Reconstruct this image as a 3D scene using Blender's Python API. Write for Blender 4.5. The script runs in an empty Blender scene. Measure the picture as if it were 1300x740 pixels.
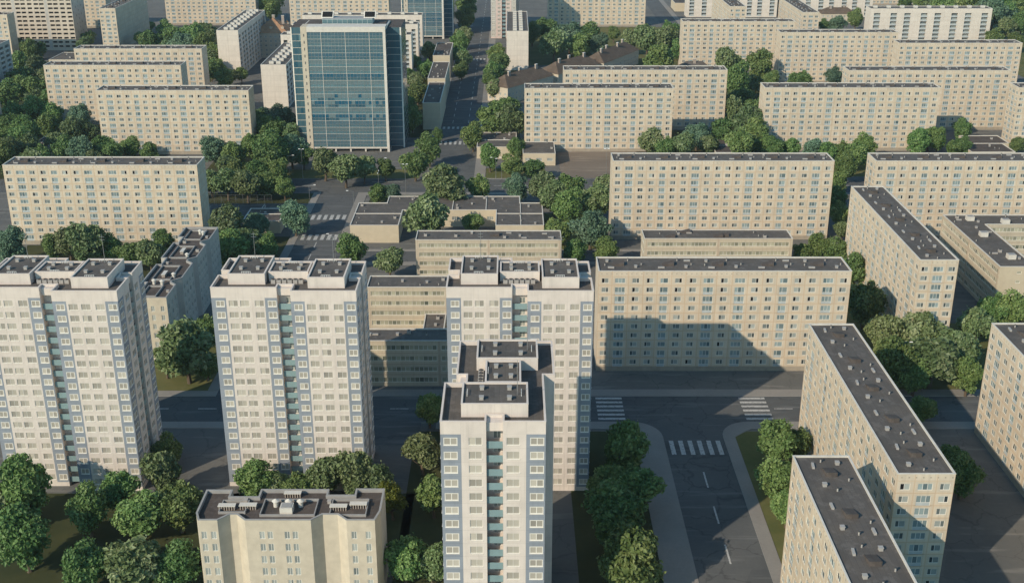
import bpy, math, random
import numpy as np
from mathutils import Matrix, Vector
random.seed(7); RNG = np.random.default_rng(7)
SC = bpy.context.scene
COL = SC.collection
R = math.radians
CAM_H = 147.85

# ------------------------------------------------------------------ materials
MATS = {}
def nodes(m):
    m.use_nodes = True
    nt = m.node_tree
    return nt, nt.nodes, nt.links, nt.nodes['Principled BSDF']

def N(nt, kind, **kw):
    n = nt.nodes.new(kind)
    for k, v in kw.items():
        setattr(n, k, v)
    return n

def rgb(c): return (c[0], c[1], c[2], 1.0)

def math_node(nt, op, a, b=None):
    n = N(nt, 'ShaderNodeMath', operation=op)
    for i, v in enumerate((a, b)):
        if v is None: continue
        if isinstance(v, (int, float)): n.inputs[i].default_value = v
        else: nt.links.new(v, n.inputs[i])
    return n.outputs[0]

def mix_node(nt, fac, a, b, blend='MIX'):
    n = N(nt, 'ShaderNodeMix', data_type='RGBA', blend_type=blend)
    for sock, v in ((n.inputs[0], fac), (n.inputs[6], a), (n.inputs[7], b)):
        if isinstance(v, (int, float)): sock.default_value = v
        elif isinstance(v, tuple): sock.default_value = rgb(v)
        else: nt.links.new(v, sock)
    return n.outputs[2]

def noise(nt, scale, detail=4, coord='Object', rough=0.55):
    tc = N(nt, 'ShaderNodeTexCoord')
    n = N(nt, 'ShaderNodeTexNoise')
    n.inputs['Scale'].default_value = scale
    n.inputs['Detail'].default_value = detail
    n.inputs['Roughness'].default_value = rough
    nt.links.new(tc.outputs[coord], n.inputs['Vector'])
    return n.outputs['Fac']

def ramp(nt, fac, stops):
    n = N(nt, 'ShaderNodeValToRGB')
    e = n.color_ramp.elements
    e[0].position, e[0].color = stops[0][0], rgb(stops[0][1])
    e[1].position, e[1].color = stops[-1][0], rgb(stops[-1][1])
    for p, c in stops[1:-1]:
        x = e.new(p); x.color = rgb(c)
    nt.links.new(fac, n.inputs[0])
    return n.outputs[0]

def plain(name, c, rough=0.8, var=0.12, scale=0.6, metal=0.0, spec=0.3, scale2=None):
    m = bpy.data.materials.new(name)
    nt, ns, ln, b = nodes(m)
    f = noise(nt, scale, 5)
    lo = tuple(x * (1 - var) for x in c); hi = tuple(min(1, x * (1 + var)) for x in c)
    col = ramp(nt, f, [(0.3, lo), (0.7, hi)])
    if scale2:
        f2 = noise(nt, scale2, 3)
        col = mix_node(nt, math_node(nt, 'MULTIPLY', f2, 0.55), col, tuple(x * 0.72 for x in c))
    ln.new(col, b.inputs['Base Color'])
    b.inputs['Roughness'].default_value = rough
    b.inputs['Metallic'].default_value = metal
    b.inputs['Specular IOR Level'].default_value = spec
    MATS[name] = m
    return m

def panel_mat(name, base, seam, band, seam_w=0.05, band_w=0.34, w=4.2, h=2.8, var=0.07):
    """Precast wall panels: a dark joint, a coloured rim beside it, each panel a little different."""
    m = bpy.data.materials.new(name)
    nt, ns, ln, b = nodes(m)
    uv = N(nt, 'ShaderNodeUVMap'); uv.uv_map = 'panel'
    sep = N(nt, 'ShaderNodeSeparateXYZ'); ln.new(uv.outputs[0], sep.inputs[0])
    du = math_node(nt, 'MULTIPLY', math_node(nt, 'MINIMUM', sep.outputs[0], math_node(nt, 'SUBTRACT', 1.0, sep.outputs[0])), w)
    dv = math_node(nt, 'MULTIPLY', math_node(nt, 'MINIMUM', sep.outputs[1], math_node(nt, 'SUBTRACT', 1.0, sep.outputs[1])), h)
    d = math_node(nt, 'MINIMUM', du, dv)
    is_seam = math_node(nt, 'LESS_THAN', d, seam_w)
    is_band = math_node(nt, 'LESS_THAN', d, band_w)
    geo = N(nt, 'ShaderNodeNewGeometry')
    f = noise(nt, 0.35, 5)
    col = ramp(nt, f, [(0.25, tuple(x * 0.9 for x in base)), (0.75, tuple(min(1, x * 1.07) for x in base))])
    col = mix_node(nt, math_node(nt, 'MULTIPLY', is_band, 0.75), col, band)
    col = mix_node(nt, math_node(nt, 'MULTIPLY', is_seam, 0.85), col, seam)
    hsv = N(nt, 'ShaderNodeHueSaturation')
    ln.new(col, hsv.inputs['Color'])
    ln.new(math_node(nt, 'ADD', 1 - var, math_node(nt, 'MULTIPLY', geo.outputs['Random Per Island'], 2 * var)), hsv.inputs['Value'])
    tc = N(nt, 'ShaderNodeTexCoord'); mp = N(nt, 'ShaderNodeMapping'); mp.inputs['Scale'].default_value = (1.3, 1.3, 0.07)
    ln.new(tc.outputs['Object'], mp.inputs[0])
    nn = N(nt, 'ShaderNodeTexNoise'); nn.inputs['Scale'].default_value = 1.0; nn.inputs['Detail'].default_value = 4; nn.inputs['Roughness'].default_value = 0.65
    ln.new(mp.outputs[0], nn.inputs['Vector'])
    k = ramp(nt, nn.outputs['Fac'], [(0.50, (0, 0, 0)), (0.78, (1, 1, 1))])
    dirty = mix_node(nt, math_node(nt, 'MULTIPLY', k, 0.42), hsv.outputs[0], tuple(x * 0.60 for x in base))
    ln.new(dirty, b.inputs['Base Color'])
    b.inputs['Roughness'].default_value = 0.85
    b.inputs['Specular IOR Level'].default_value = 0.2
    MATS[name] = m
    return m

def glass_mat(name, dark, curtain, share=0.5, rough=0.12, isl=3.7):
    """Window glass: dark room or drawn curtain behind, different from pane to pane; office and sash tints carry painted reflection and shade."""
    m = bpy.data.materials.new(name)
    nt, ns, ln, b = nodes(m)
    geo = N(nt, 'ShaderNodeNewGeometry'); oi = N(nt, 'ShaderNodeObjectInfo')
    r = math_node(nt, 'FRACT', math_node(nt, 'ADD', math_node(nt, 'MULTIPLY', geo.outputs['Random Per Island'], isl), math_node(nt, 'MULTIPLY', oi.outputs['Random'], 5.3)))
    col = ramp(nt, r, [(0.0, dark), (max(0.05, 1 - share - 0.25), tuple(0.6 * a + 0.4 * c for a, c in zip(dark, curtain))), (1 - share * 0.5, curtain), (1.0, tuple(min(1, c * 1.25) for c in curtain))])
    ln.new(col, b.inputs['Base Color'])
    b.inputs['Roughness'].default_value = rough
    b.inputs['Specular IOR Level'].default_value = 0.6
    MATS[name] = m
    return m

panel_mat('beige_panel', (0.560, 0.478, 0.372), (0.45, 0.325, 0.215), (0.570, 0.45, 0.325), 0.05, 0.28)
panel_mat('white_panel', (0.620, 0.545, 0.488), (0.49, 0.43, 0.385), (0.620, 0.545, 0.488), 0.03, 0.05, var=0.025)
panel_mat('blue_panel', (0.245, 0.268, 0.305), (0.20, 0.222, 0.255), (0.245, 0.268, 0.305), 0.05, 0.06, var=0.05)
panel_mat('pink_panel', (0.60, 0.47, 0.41), (0.45, 0.35, 0.30), (0.60, 0.47, 0.41), 0.05, 0.06, var=0.04)
panel_mat('school_panel', (0.50, 0.43, 0.325), (0.42, 0.33, 0.25), (0.50, 0.43, 0.325), 0.07, 0.08, w=6, h=1.6, var=0.05)
panel_mat('balcony_panel', (0.55, 0.475, 0.385), (0.38, 0.32, 0.25), (0.57, 0.49, 0.40), 0.05, 0.3, var=0.06)
panel_mat('strip_panel', (0.64, 0.57, 0.49), (0.50, 0.43, 0.36), (0.64, 0.57, 0.49), 0.05, 0.06, var=0.03)
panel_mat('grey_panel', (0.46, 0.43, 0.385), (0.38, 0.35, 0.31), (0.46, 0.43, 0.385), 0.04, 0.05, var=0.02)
glass_mat('flat_glass', (0.075, 0.098, 0.102), (0.31, 0.33, 0.305), 0.7)
glass_mat('loggia_glass', (0.085, 0.125, 0.135), (0.235, 0.29, 0.29), 0.6)
glass_mat('sash_shade_glass', (0.03, 0.04, 0.043), (0.13, 0.15, 0.145), 0.5)  # narrow sash pane, the reveal's shadow put into its colour
glass_mat('tower_glass', (0.25, 0.23, 0.20), (0.39, 0.355, 0.30), 0.85)
glass_mat('school_glass', (0.10, 0.11, 0.085), (0.36, 0.34, 0.25), 0.75)
glass_mat('office_glass', (0.022, 0.078, 0.115), (0.090, 0.158, 0.180), 0.75, 0.08, isl=0.22)  # patchy reflections painted into the tint, varying floor to floor
plain('window_frame', (0.68, 0.65, 0.59), 0.5, 0.05)
plain('white_frame', (0.70, 0.66, 0.59), 0.5, 0.04)
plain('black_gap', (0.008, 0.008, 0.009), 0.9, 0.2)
plain('white_render', (0.620, 0.545, 0.488), 0.85, 0.05, 0.4)
plain('cap_light', (0.58, 0.54, 0.48), 0.6, 0.08)
plain('cap_grey', (0.30, 0.29, 0.28), 0.6, 0.1)
glass_mat('office_band', (0.014, 0.090, 0.150), (0.110, 0.158, 0.170), 0.6, 0.1, isl=0.15)  # upper strip of each floor, reflections put into its colour as well
plain('teal_glass', (0.20, 0.285, 0.295), 0.12, 0.08, spec=0.6)
plain('grey_rail', (0.40, 0.43, 0.43), 0.5, 0.1)
plain('vent_white', (0.36, 0.335, 0.31), 0.5, 0.08)
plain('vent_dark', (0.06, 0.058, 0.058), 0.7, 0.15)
plain('metal', (0.42, 0.42, 0.42), 0.35, 0.08, metal=0.7)
plain('steel_white', (0.72, 0.71, 0.68), 0.35, 0.05)
plain('chimney', (0.33, 0.28, 0.24), 0.85, 0.15)
plain('cream_render', (0.50, 0.435, 0.34), 0.85, 0.1, 0.5)
plain('school_wall', (0.52, 0.44, 0.32), 0.85, 0.06, 0.4)
plain('plinth', (0.33, 0.28, 0.22), 0.9, 0.12)
plain('steel_dark', (0.10, 0.10, 0.10), 0.5, 0.1)

def roof_mat(name, c, patch, pscale=0.16):
    m = bpy.data.materials.new(name)
    nt, ns, ln, b = nodes(m)
    f1 = noise(nt, pscale, 5); f2 = noise(nt, 2.5, 3)
    tc = N(nt, 'ShaderNodeTexCoord'); mp = N(nt, 'ShaderNodeMapping')
    mp.inputs['Rotation'].default_value = (0, 0, 0)
    ln.new(tc.outputs['Object'], mp.inputs[0])
    br = N(nt, 'ShaderNodeTexBrick')
    br.inputs['Scale'].default_value = 1.0; br.inputs['Brick Width'].default_value = 9.0; br.inputs['Row Height'].default_value = 1.0
    br.inputs['Mortar Size'].default_value = 0.035; br.inputs['Color1'].default_value = (1, 1, 1, 1); br.inputs['Color2'].default_value = (0.86, 0.86, 0.86, 1); br.inputs['Mortar'].default_value = (0.68, 0.68, 0.68, 1)
    ln.new(mp.outputs[0], br.inputs['Vector'])
    col = ramp(nt, f1, [(0.42, c), (0.72, patch)])
    col = mix_node(nt, 1.0, col, br.outputs['Color'], 'MULTIPLY')
    col = mix_node(nt, math_node(nt, 'MULTIPLY', f2, 0.5), col, tuple(x * 0.6 for x in c))
    f3 = noise(nt, 0.45, 6, rough=0.7)
    st = ramp(nt, f3, [(0.52, (0, 0, 0)), (0.60, (1, 1, 1))])
    col = mix_node(nt, math_node(nt, 'MULTIPLY', st, 0.30), col, tuple(x * 1.7 for x in c))
    vc = N(nt, 'ShaderNodeTexVoronoi'); vc.distance = 'CHEBYCHEV'; vc.inputs['Scale'].default_value = 0.22
    ln.new(tc.outputs['Object'], vc.inputs['Vector'])
    sp = N(nt, 'ShaderNodeSeparateColor'); ln.new(vc.outputs['Color'], sp.inputs[0])
    pk = ramp(nt, sp.outputs[0], [(0.78, (0, 0, 0)), (0.80, (1, 1, 1))])
    col = mix_node(nt, math_node(nt, 'MULTIPLY', pk, 0.30), col, tuple(x * 0.55 for x in c))
    ln.new(col, b.inputs['Base Color'])
    b.inputs['Roughness'].default_value = 0.9
    b.inputs['Specular IOR Level'].default_value = 0.2
    MATS[name] = m
roof_mat('bitumen', (0.118, 0.106, 0.097), (0.146, 0.124, 0.105))
roof_mat('bitumen_brown', (0.092, 0.076, 0.068), (0.125, 0.100, 0.084))
roof_mat('roof_tile', (0.135, 0.100, 0.075), (0.165, 0.118, 0.085), 0.4)
roof_mat('roof_tile_orange', (0.42, 0.24, 0.14), (0.48, 0.29, 0.17), 0.4)

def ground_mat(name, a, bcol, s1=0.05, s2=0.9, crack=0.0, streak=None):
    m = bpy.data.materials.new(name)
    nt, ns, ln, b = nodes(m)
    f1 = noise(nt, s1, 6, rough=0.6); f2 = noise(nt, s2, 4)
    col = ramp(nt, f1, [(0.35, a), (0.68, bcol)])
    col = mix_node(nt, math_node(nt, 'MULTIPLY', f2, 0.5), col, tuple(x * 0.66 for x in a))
    if crack:
        tc = N(nt, 'ShaderNodeTexCoord'); dn = N(nt, 'ShaderNodeTexNoise'); dn.inputs['Scale'].default_value = 0.35; dn.inputs['Detail'].default_value = 3
        ln.new(tc.outputs['Object'], dn.inputs['Vector'])
        va = N(nt, 'ShaderNodeVectorMath', operation='MULTIPLY_ADD'); va.inputs[1].default_value = (5, 5, 0)
        ln.new(dn.outputs['Color'], va.inputs[0]); ln.new(tc.outputs['Object'], va.inputs[2])
        vo = N(nt, 'ShaderNodeTexVoronoi'); vo.feature = 'DISTANCE_TO_EDGE'; vo.inputs['Scale'].default_value = 0.085
        ln.new(va.outputs[0], vo.inputs['Vector'])
        ck = ramp(nt, vo.outputs['Distance'], [(0.0, (1, 1, 1)), (0.022, (0, 0, 0))])
        col = mix_node(nt, math_node(nt, 'MULTIPLY', ck, crack), col, tuple(x * 0.45 for x in a))
        vc = N(nt, 'ShaderNodeTexVoronoi'); vc.distance = 'CHEBYCHEV'; vc.inputs['Scale'].default_value = 0.06
        mp2 = N(nt, 'ShaderNodeMapping'); mp2.inputs['Scale'].default_value = (1, 0.45, 1); ln.new(tc.outputs['Object'], mp2.inputs[0]); ln.new(mp2.outputs[0], vc.inputs['Vector'])
        sp = N(nt, 'ShaderNodeSeparateColor'); ln.new(vc.outputs['Color'], sp.inputs[0])
        pk = ramp(nt, sp.outputs[0], [(0.70, (0, 0, 0)), (0.74, (1, 1, 1))])
        col = mix_node(nt, math_node(nt, 'MULTIPLY', pk, crack * 0.55), col, tuple(x * 0.74 for x in a))
    if streak:
        tc = N(nt, 'ShaderNodeTexCoord'); mp = N(nt, 'ShaderNodeMapping')
        mp.inputs['Scale'].default_value = streak
        ln.new(tc.outputs['Object'], mp.inputs[0])
        nn = N(nt, 'ShaderNodeTexNoise'); nn.inputs['Scale'].default_value = 1.0; nn.inputs['Detail'].default_value = 5
        ln.new(mp.outputs[0], nn.inputs['Vector'])
        k = ramp(nt, nn.outputs['Fac'], [(0.56, (0, 0, 0)), (0.66, (1, 1, 1))])
        col = mix_node(nt, math_node(nt, 'MULTIPLY', k, 0.35), col, tuple(min(1, x * 1.55) for x in bcol))
    ln.new(col, b.inputs['Base Color'])
    b.inputs['Roughness'].default_value = 0.92
    b.inputs['Specular IOR Level'].default_value = 0.15
    MATS[name] = m
ground_mat('yard', (0.128, 0.126, 0.120), (0.182, 0.170, 0.152), 0.04, 0.8, crack=0.5, streak=(0.05, 0.35, 1))
ground_mat('plaza', (0.180, 0.145, 0.116), (0.235, 0.190, 0.150), 0.05, 0.8, streak=(0.05, 0.4, 1))
ground_mat('asphalt', (0.096, 0.099, 0.101), (0.134, 0.132, 0.128), 0.06, 1.2, crack=0.55, streak=(0.05, 0.5, 1))
ground_mat('pave', (0.245, 0.225, 0.205), (0.300, 0.275, 0.245), 0.1, 1.5)
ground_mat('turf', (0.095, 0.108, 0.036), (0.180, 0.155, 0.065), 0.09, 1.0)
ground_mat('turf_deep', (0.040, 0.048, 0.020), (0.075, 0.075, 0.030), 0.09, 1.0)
plain('road_paint', (0.44, 0.43, 0.41), 0.8, 0.2, 1.1)
_m = MATS['road_paint']; _nt, _ns, _ln, _b = nodes(_m)
_f = noise(_nt, 1.6, 6, rough=0.75)
_w = ramp(_nt, _f, [(0.34, (0, 0, 0)), (0.50, (1, 1, 1))])
_ln.new(mix_node(_nt, math_node(_nt, 'MULTIPLY', _w, 0.92), (0.11, 0.11, 0.108), (0.47, 0.455, 0.43)), _b.inputs['Base Color'])
plain('court_red', (0.16, 0.085, 0.07), 0.9, 0.12)

def leaf_mat(name, c0, c1, c2):
    m = bpy.data.materials.new(name)
    nt, ns, ln, b = nodes(m)
    at = N(nt, 'ShaderNodeAttribute'); at.attribute_name = 'tint'
    oi = N(nt, 'ShaderNodeObjectInfo')
    col = ramp(nt, at.outputs['Fac'], [(0.0, c0), (0.55, c1), (1.0, c2)])
    hsv = N(nt, 'ShaderNodeHueSaturation')
    ln.new(col, hsv.inputs['Color'])
    ln.new(math_node(nt, 'ADD', 0.475, math_node(nt, 'MULTIPLY', oi.outputs['Random'], 0.045)), hsv.inputs['Hue'])
    rv = math_node(nt, 'FRACT', math_node(nt, 'MULTIPLY', oi.outputs['Random'], 7.31))
    ln.new(math_node(nt, 'ADD', 0.75, math_node(nt, 'MULTIPLY', rv, 0.5)), hsv.inputs['Value'])
    ln.new(hsv.outputs[0], b.inputs['Base Color'])
    b.inputs['Roughness'].default_value = 0.55
    b.inputs['Specular IOR Level'].default_value = 0.35
    tr = N(nt, 'ShaderNodeBsdfTranslucent'); ln.new(hsv.outputs[0], tr.inputs[0])
    mx = N(nt, 'ShaderNodeMixShader'); mx.inputs[0].default_value = 0.22
    ln.new(b.outputs[0], mx.inputs[1]); ln.new(tr.outputs[0], mx.inputs[2])
    ln.new(mx.outputs[0], ns['Material Output'].inputs['Surface'])
    MATS[name] = m
leaf_mat('leaf_olive', (0.080, 0.125, 0.042), (0.158, 0.212, 0.086), (0.32, 0.36, 0.20))
leaf_mat('leaf_fresh', (0.066, 0.132, 0.037), (0.132, 0.210, 0.062), (0.25, 0.325, 0.120))
leaf_mat('leaf_blue', (0.070, 0.135, 0.080), (0.130, 0.215, 0.130), (0.22, 0.31, 0.20))
leaf_mat('leaf_lime', (0.090, 0.120, 0.016), (0.140, 0.170, 0.022), (0.200, 0.220, 0.050))
plain('bark', (0.115, 0.085, 0.060), 0.95, 0.2, 3.0)

# ------------------------------------------------------------------ mesh builder
class MB:
    def __init__(s):
        s.v = []; s.f = []; s.m = []; s.uv = []; s.names = []
    def mi(s, name):
        if name not in s.names: s.names.append(name)
        return s.names.index(name)
    def face(s, pts, mat, uvs=None):
        i = len(s.v); s.v += [tuple(p) for p in pts]
        s.f.append(tuple(range(i, i + len(pts)))); s.m.append(s.mi(mat))
        s.uv.append(uvs if uvs else [(0.5, 0.5)] * len(pts))
    def faces(s, pts, idx, mat, uvs=None):
        """faces that share the vertices pts (one island)"""
        i = len(s.v); s.v += [tuple(p) for p in pts]
        for q in idx:
            s.f.append(tuple(i + k for k in q)); s.m.append(s.mi(mat))
            s.uv.append([uvs[k] for k in q] if uvs else [(0.5, 0.5)] * len(q))
    def box(s, x0, x1, y0, y1, z0, z1, mat, top=None, bottom=True):
        p = [(x0, y0, z0), (x1, y0, z0), (x1, y1, z0), (x0, y1, z0), (x0, y0, z1), (x1, y0, z1), (x1, y1, z1), (x0, y1, z1)]
        q = [(0, 1, 5, 4), (1, 2, 6, 5), (2, 3, 7, 6), (3, 0, 4, 7)]
        if bottom: q.append((3, 2, 1, 0))
        s.faces(p, q, mat)
        s.faces(p[4:], [(0, 1, 2, 3)], top or mat)
    def cyl(s, x, y, z0, z1, r0, r1, mat, n=8, cap=True):
        p = []
        for z, r in ((z0, r0), (z1, r1)):
            p += [(x + r * math.cos(2 * math.pi * k / n), y + r * math.sin(2 * math.pi * k / n), z) for k in range(n)]
        q = [(k, (k + 1) % n, n + (k + 1) % n, n + k) for k in range(n)]
        if cap: q.append(tuple(range(n, 2 * n)))
        s.faces(p, q, mat)
    def tube(s, a, b, r0, r1, mat, n=6):
        a = Vector(a); b = Vector(b); d = (b - a).normalized()
        u = d.orthogonal().normalized(); w = d.cross(u)
        p = []
        for c, r in ((a, r0), (b, r1)):
            p += [c + (u * math.cos(2 * math.pi * k / n) + w * math.sin(2 * math.pi * k / n)) * r for k in range(n)]
        q = [(k, (k + 1) % n, n + (k + 1) % n, n + k) for k in range(n)] + [tuple(range(n, 2 * n))]
        s.faces(p, q, mat)
    def add(s, o, M):
        i = len(s.v)
        s.v += [tuple(M @ Vector(v)) for v in o.v]
        for f, m, u in zip(o.f, o.m, o.uv):
            s.f.append(tuple(i + k for k in f)); s.m.append(s.mi(o.names[m])); s.uv.append(u)
    def mesh(s, name):
        me = bpy.data.meshes.new(name)
        me.from_pydata(s.v, [], s.f)
        for n in s.names: me.materials.append(MATS[n])
        me.polygons.foreach_set('material_index', s.m)
        uvl = me.uv_layers.new(name='panel')
        flat = [c for u in s.uv for p in u for c in p]
        uvl.data.foreach_set('uv', flat)
        me.update()
        return me

def link(name, me, parent=None, loc=(0, 0, 0), rotz=0.0, kind=None):
    o = bpy.data.objects.new(name, me)
    o.location = loc; o.rotation_euler = (0, 0, rotz)
    if parent is not None: o.parent = parent
    if kind: o['kind'] = kind
    COL.objects.link(o)
    return o

def thing(name, label, cat, loc=(0, 0, 0), rotz=0.0, group=None):
    o = bpy.data.objects.new(name, None)
    o.location = loc; o.rotation_euler = (0, 0, rotz); o.empty_display_size = 1
    o['label'] = label; o['category'] = cat
    if group: o['group'] = group
    COL.objects.link(o)
    return o

def tag(o, label, cat, group=None):
    o['label'] = label; o['category'] = cat
    if group: o['group'] = group
    return o

def struct(name, mb):
    return link(name, mb.mesh(name), kind='structure')

# ------------------------------------------------------------------ window templates: x along the wall, -y outward, origin at the opening's centre
TPL = {}; TPL_ME = {}
def window_tpl(key, w, h, n, frame, glass, rail=0.0, depth=0.16, open_pane=None, bar=0.09, sill=None, split=None, dark=()):
    """frame (with an optional rail panel in its foot) and panes as two builders; the wall reveal is 'depth' deep"""
    fr = MB(); pn = MB(); y = depth - 0.03
    x0, x1, z0, z1 = -w / 2, w / 2, -h / 2, h / 2
    fr.box(x0, x1, y - 0.06, y, z0, z0 + bar, frame); fr.box(x0, x1, y - 0.06, y, z1 - bar, z1, frame)
    fr.box(x0, x0 + bar, y - 0.06, y, z0 + bar, z1 - bar, frame); fr.box(x1 - bar, x1, y - 0.06, y, z0 + bar, z1 - bar, frame)
    zb = z0 + bar
    if rail:
        fr.box(x0 + bar, x1 - bar, y - 0.05, y - 0.01, zb, zb + rail, 'grey_rail')
        fr.box(x0 + bar, x1 - bar, y - 0.06, y, zb + rail, zb + rail + 0.06, frame)
        zb += rail + 0.06
    xs = [x0 + bar]
    fr_cuts = split or [k / n for k in range(1, n)]
    for t in fr_cuts:
        xm = x0 + w * t
        fr.box(xm - bar / 2, xm + bar / 2, y - 0.06, y, zb, z1 - bar, frame)
        xs += [xm - bar / 2, xm + bar / 2]
    xs.append(x1 - bar)
    for k in range(len(fr_cuts) + 1):
        a, b = xs[2 * k], xs[2 * k + 1]
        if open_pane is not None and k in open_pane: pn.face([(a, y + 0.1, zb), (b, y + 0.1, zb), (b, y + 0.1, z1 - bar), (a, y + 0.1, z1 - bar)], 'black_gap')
        else: pn.face([(a, y - 0.02, zb), (b, y - 0.02, zb), (b, y - 0.02, z1 - bar), (a, y - 0.02, z1 - bar)], 'sash_shade_glass' if k in dark else glass)
    if sill: fr.box(x0 - 0.05, x1 + 0.05, -0.10, y - 0.06, z0 - 0.08, z0 - 0.005, sill)
    TPL[key] = (fr, pn, w, h, depth)

window_tpl('two', 1.95, 1.45, 2, 'window_frame', 'flat_glass', split=[0.38], dark=(0,))  # the darker sash paints in shadow from the window reveal
window_tpl('two_b', 1.95, 1.45, 2, 'window_frame', 'flat_glass', split=[0.6], dark=(1,))
window_tpl('two_open', 1.95, 1.45, 2, 'window_frame', 'flat_glass', open_pane=[0], split=[0.42])
window_tpl('two_open_b', 1.95, 1.45, 2, 'window_frame', 'flat_glass', open_pane=[1], split=[0.58])
window_tpl('three', 2.9, 1.5, 3, 'window_frame', 'loggia_glass')
window_tpl('door', 2.85, 2.3, 3, 'window_frame', 'loggia_glass', rail=0.62)
window_tpl('door_s', 2.25, 2.3, 2, 'window_frame', 'loggia_glass', rail=0.62, split=[0.36])
window_tpl('three_s', 2.2, 1.5, 2, 'window_frame', 'loggia_glass', split=[0.36])
window_tpl('tw', 2.05, 1.5, 2, 'window_frame', 'tower_glass', split=[0.5], sill='white_frame', bar=0.07)
window_tpl('tb', 1.95, 1.5, 2, 'white_frame', 'tower_glass', split=[0.5], sill='white_frame', bar=0.15, depth=0.10)
window_tpl('tbw', 2.45, 1.5, 2, 'white_frame', 'tower_glass', split=[0.5], sill='white_frame', bar=0.15, depth=0.10)
window_tpl('tww', 2.3, 1.5, 2, 'window_frame', 'tower_glass', split=[0.5], sill='white_frame', bar=0.07)
window_tpl('tall', 1.05, 1.75, 2, 'window_frame', 'flat_glass')
window_tpl('small', 1.5, 0.95, 1, 'white_frame', 'school_glass', bar=0.12)
window_tpl('plain_two', 1.4, 1.5, 2, 'window_frame', 'flat_glass')

def tpl_mesh(key, part):
    k = (key, part)
    if k not in TPL_ME:
        fr, pn = TPL[key][0], TPL[key][1]
        if part == 'both':
            mb = MB(); mb.add(fr, Matrix()); mb.add(pn, Matrix())
        else: mb = fr if part == 'frame' else pn
        TPL_ME[k] = mb.mesh('window_' + part)
    return TPL_ME[k]

class Wins:
    """windows found while the walls are laid out: (key, matrix in the building's own space, seen)"""
    def __init__(s): s.l = []
    def put(s, key, p, d, seen): s.l.append((key, p, math.atan2(d[1], d[0]), seen))

def place_windows(root, wins, limit=100, sub=False, individually=True):
    """the windows that show largest as parts of their own, the rest as one part"""
    Mr = Matrix.Translation(root.location) @ Matrix.Rotation(root.rotation_euler.z, 4, 'Z')
    cam = Vector((0, 0, CAM_H))
    lst = []
    for key, p, a, seen in wins.l:
        wp = Mr @ Vector(p)
        n = Matrix.Rotation(root.rotation_euler.z + a, 3, 'Z') @ Vector((0, -1, 0))
        v = cam - wp
        face = n.dot(v.normalized())
        inframe = abs(wp.x) < 0.50 * (wp.y * 0.935 + (CAM_H - wp.z) * 0.354)
        score = face / v.length * (1 if inframe else 0.01)
        lst.append((score, key, p, a))
    lst.sort(key=lambda t: -t[0])
    own = [t for t in lst[:limit] if t[0] > 0] if individually else []
    for _, key, p, a in own:
        if sub:
            w = link('window', tpl_mesh(key, 'frame'), root, p, a)
            link('pane', tpl_mesh(key, 'pane'), w)
        else:
            link('window', tpl_mesh(key, 'both'), root, p, a)
    rest = lst[len(own):]
    if rest:
        mb = MB()
        for _, key, p, a in rest:
            M = Matrix.Translation(p) @ Matrix.Rotation(a, 4, 'Z')
            mb.add(TPL[key][0], M); mb.add(TPL[key][1], M)
        link('window', mb.mesh('windows'), root, kind='stuff')

# ------------------------------------------------------------------ walls laid out in panels
def facade(mb, wins, a, b, cols, rows, mat, z0, z1, seen=True, top_mat=None, base_mat=None, bot=None):
    """wall from plan point a to b (outward is to the right of a->b). cols: (width, material or None, opening or None, centre or None);
    rows: z of each panel's foot, with its height. opening(k, r) -> window key or None. Panels get their own 0..1 uv."""
    ax, ay = a; bx, by = b
    L = math.hypot(bx - ax, by - ay); d = ((bx - ax) / L, (by - ay) / L); n = (d[1], -d[0])
    P = lambda u, z, o=0.0: (ax + d[0] * u - n[0] * o, ay + d[1] * u - n[1] * o, z)
    tot = sum(c[0] for c in cols); sc = L / tot
    zt = max(r[0] + r[1] for r in rows) if rows else z0
    zb = min(r[0] for r in rows) if rows else z1
    u = 0.0
    for k, c in enumerate(cols):
        w = c[0] * sc; cm = c[1] or mat
        uc = (u + w / 2) if len(c) < 4 or c[3] is None else u + c[3] * sc
        for ri, (rz, rh) in enumerate(rows):
            key = c[2](k, ri) if c[2] else None
            if key is None:
                mb.face([P(u, rz), P(u + w, rz), P(u + w, rz + rh), P(u, rz + rh)], cm, [(0, 0), (1, 0), (1, 1), (0, 1)])
            else:
                ww, wh, dep = TPL[key][2:5]
                off = -0.32 if wh > 2 else 0.0
                wz = rz + rh / 2 + off
                u0, u1, q0, q1 = uc - ww / 2, uc + ww / 2, wz - wh / 2, wz + wh / 2
                pts = [P(u, rz), P(u + w, rz), P(u + w, rz + rh), P(u, rz + rh), P(u0, q0), P(u1, q0), P(u1, q1), P(u0, q1), P(u0, q0, dep), P(u1, q0, dep), P(u1, q1, dep), P(u0, q1, dep)]
                uvs = [((x - u) / w, (z - rz) / rh) for x, z in ((u, rz), (u + w, rz), (u + w, rz + rh), (u, rz + rh), (u0, q0), (u1, q0), (u1, q1), (u0, q1))] + [(0.5, 0.5)] * 4
                mb.faces(pts, [(0, 1, 5, 4), (1, 2, 6, 5), (2, 3, 7, 6), (3, 0, 4, 7), (4, 5, 9, 8), (5, 6, 10, 9), (6, 7, 11, 10), (7, 4, 8, 11)], cm, uvs)
                wins.put(key, P(uc, wz), d, seen)
        if zt < z1 - 1e-4:
            mb.face([P(u, zt), P(u + w, zt), P(u + w, z1), P(u, z1)], top_mat or mat, [(0, 0.15), (1, 0.15), (1, 0.85), (0, 0.85)])
        if zb > z0 + 1e-4:
            mb.face([P(u, z0), P(u + w, z0), P(u + w, zb), P(u, zb)], base_mat or mat, [(0, 0.2), (1, 0.2), (1, 0.8), (0, 0.8)])
        u += w

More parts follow.
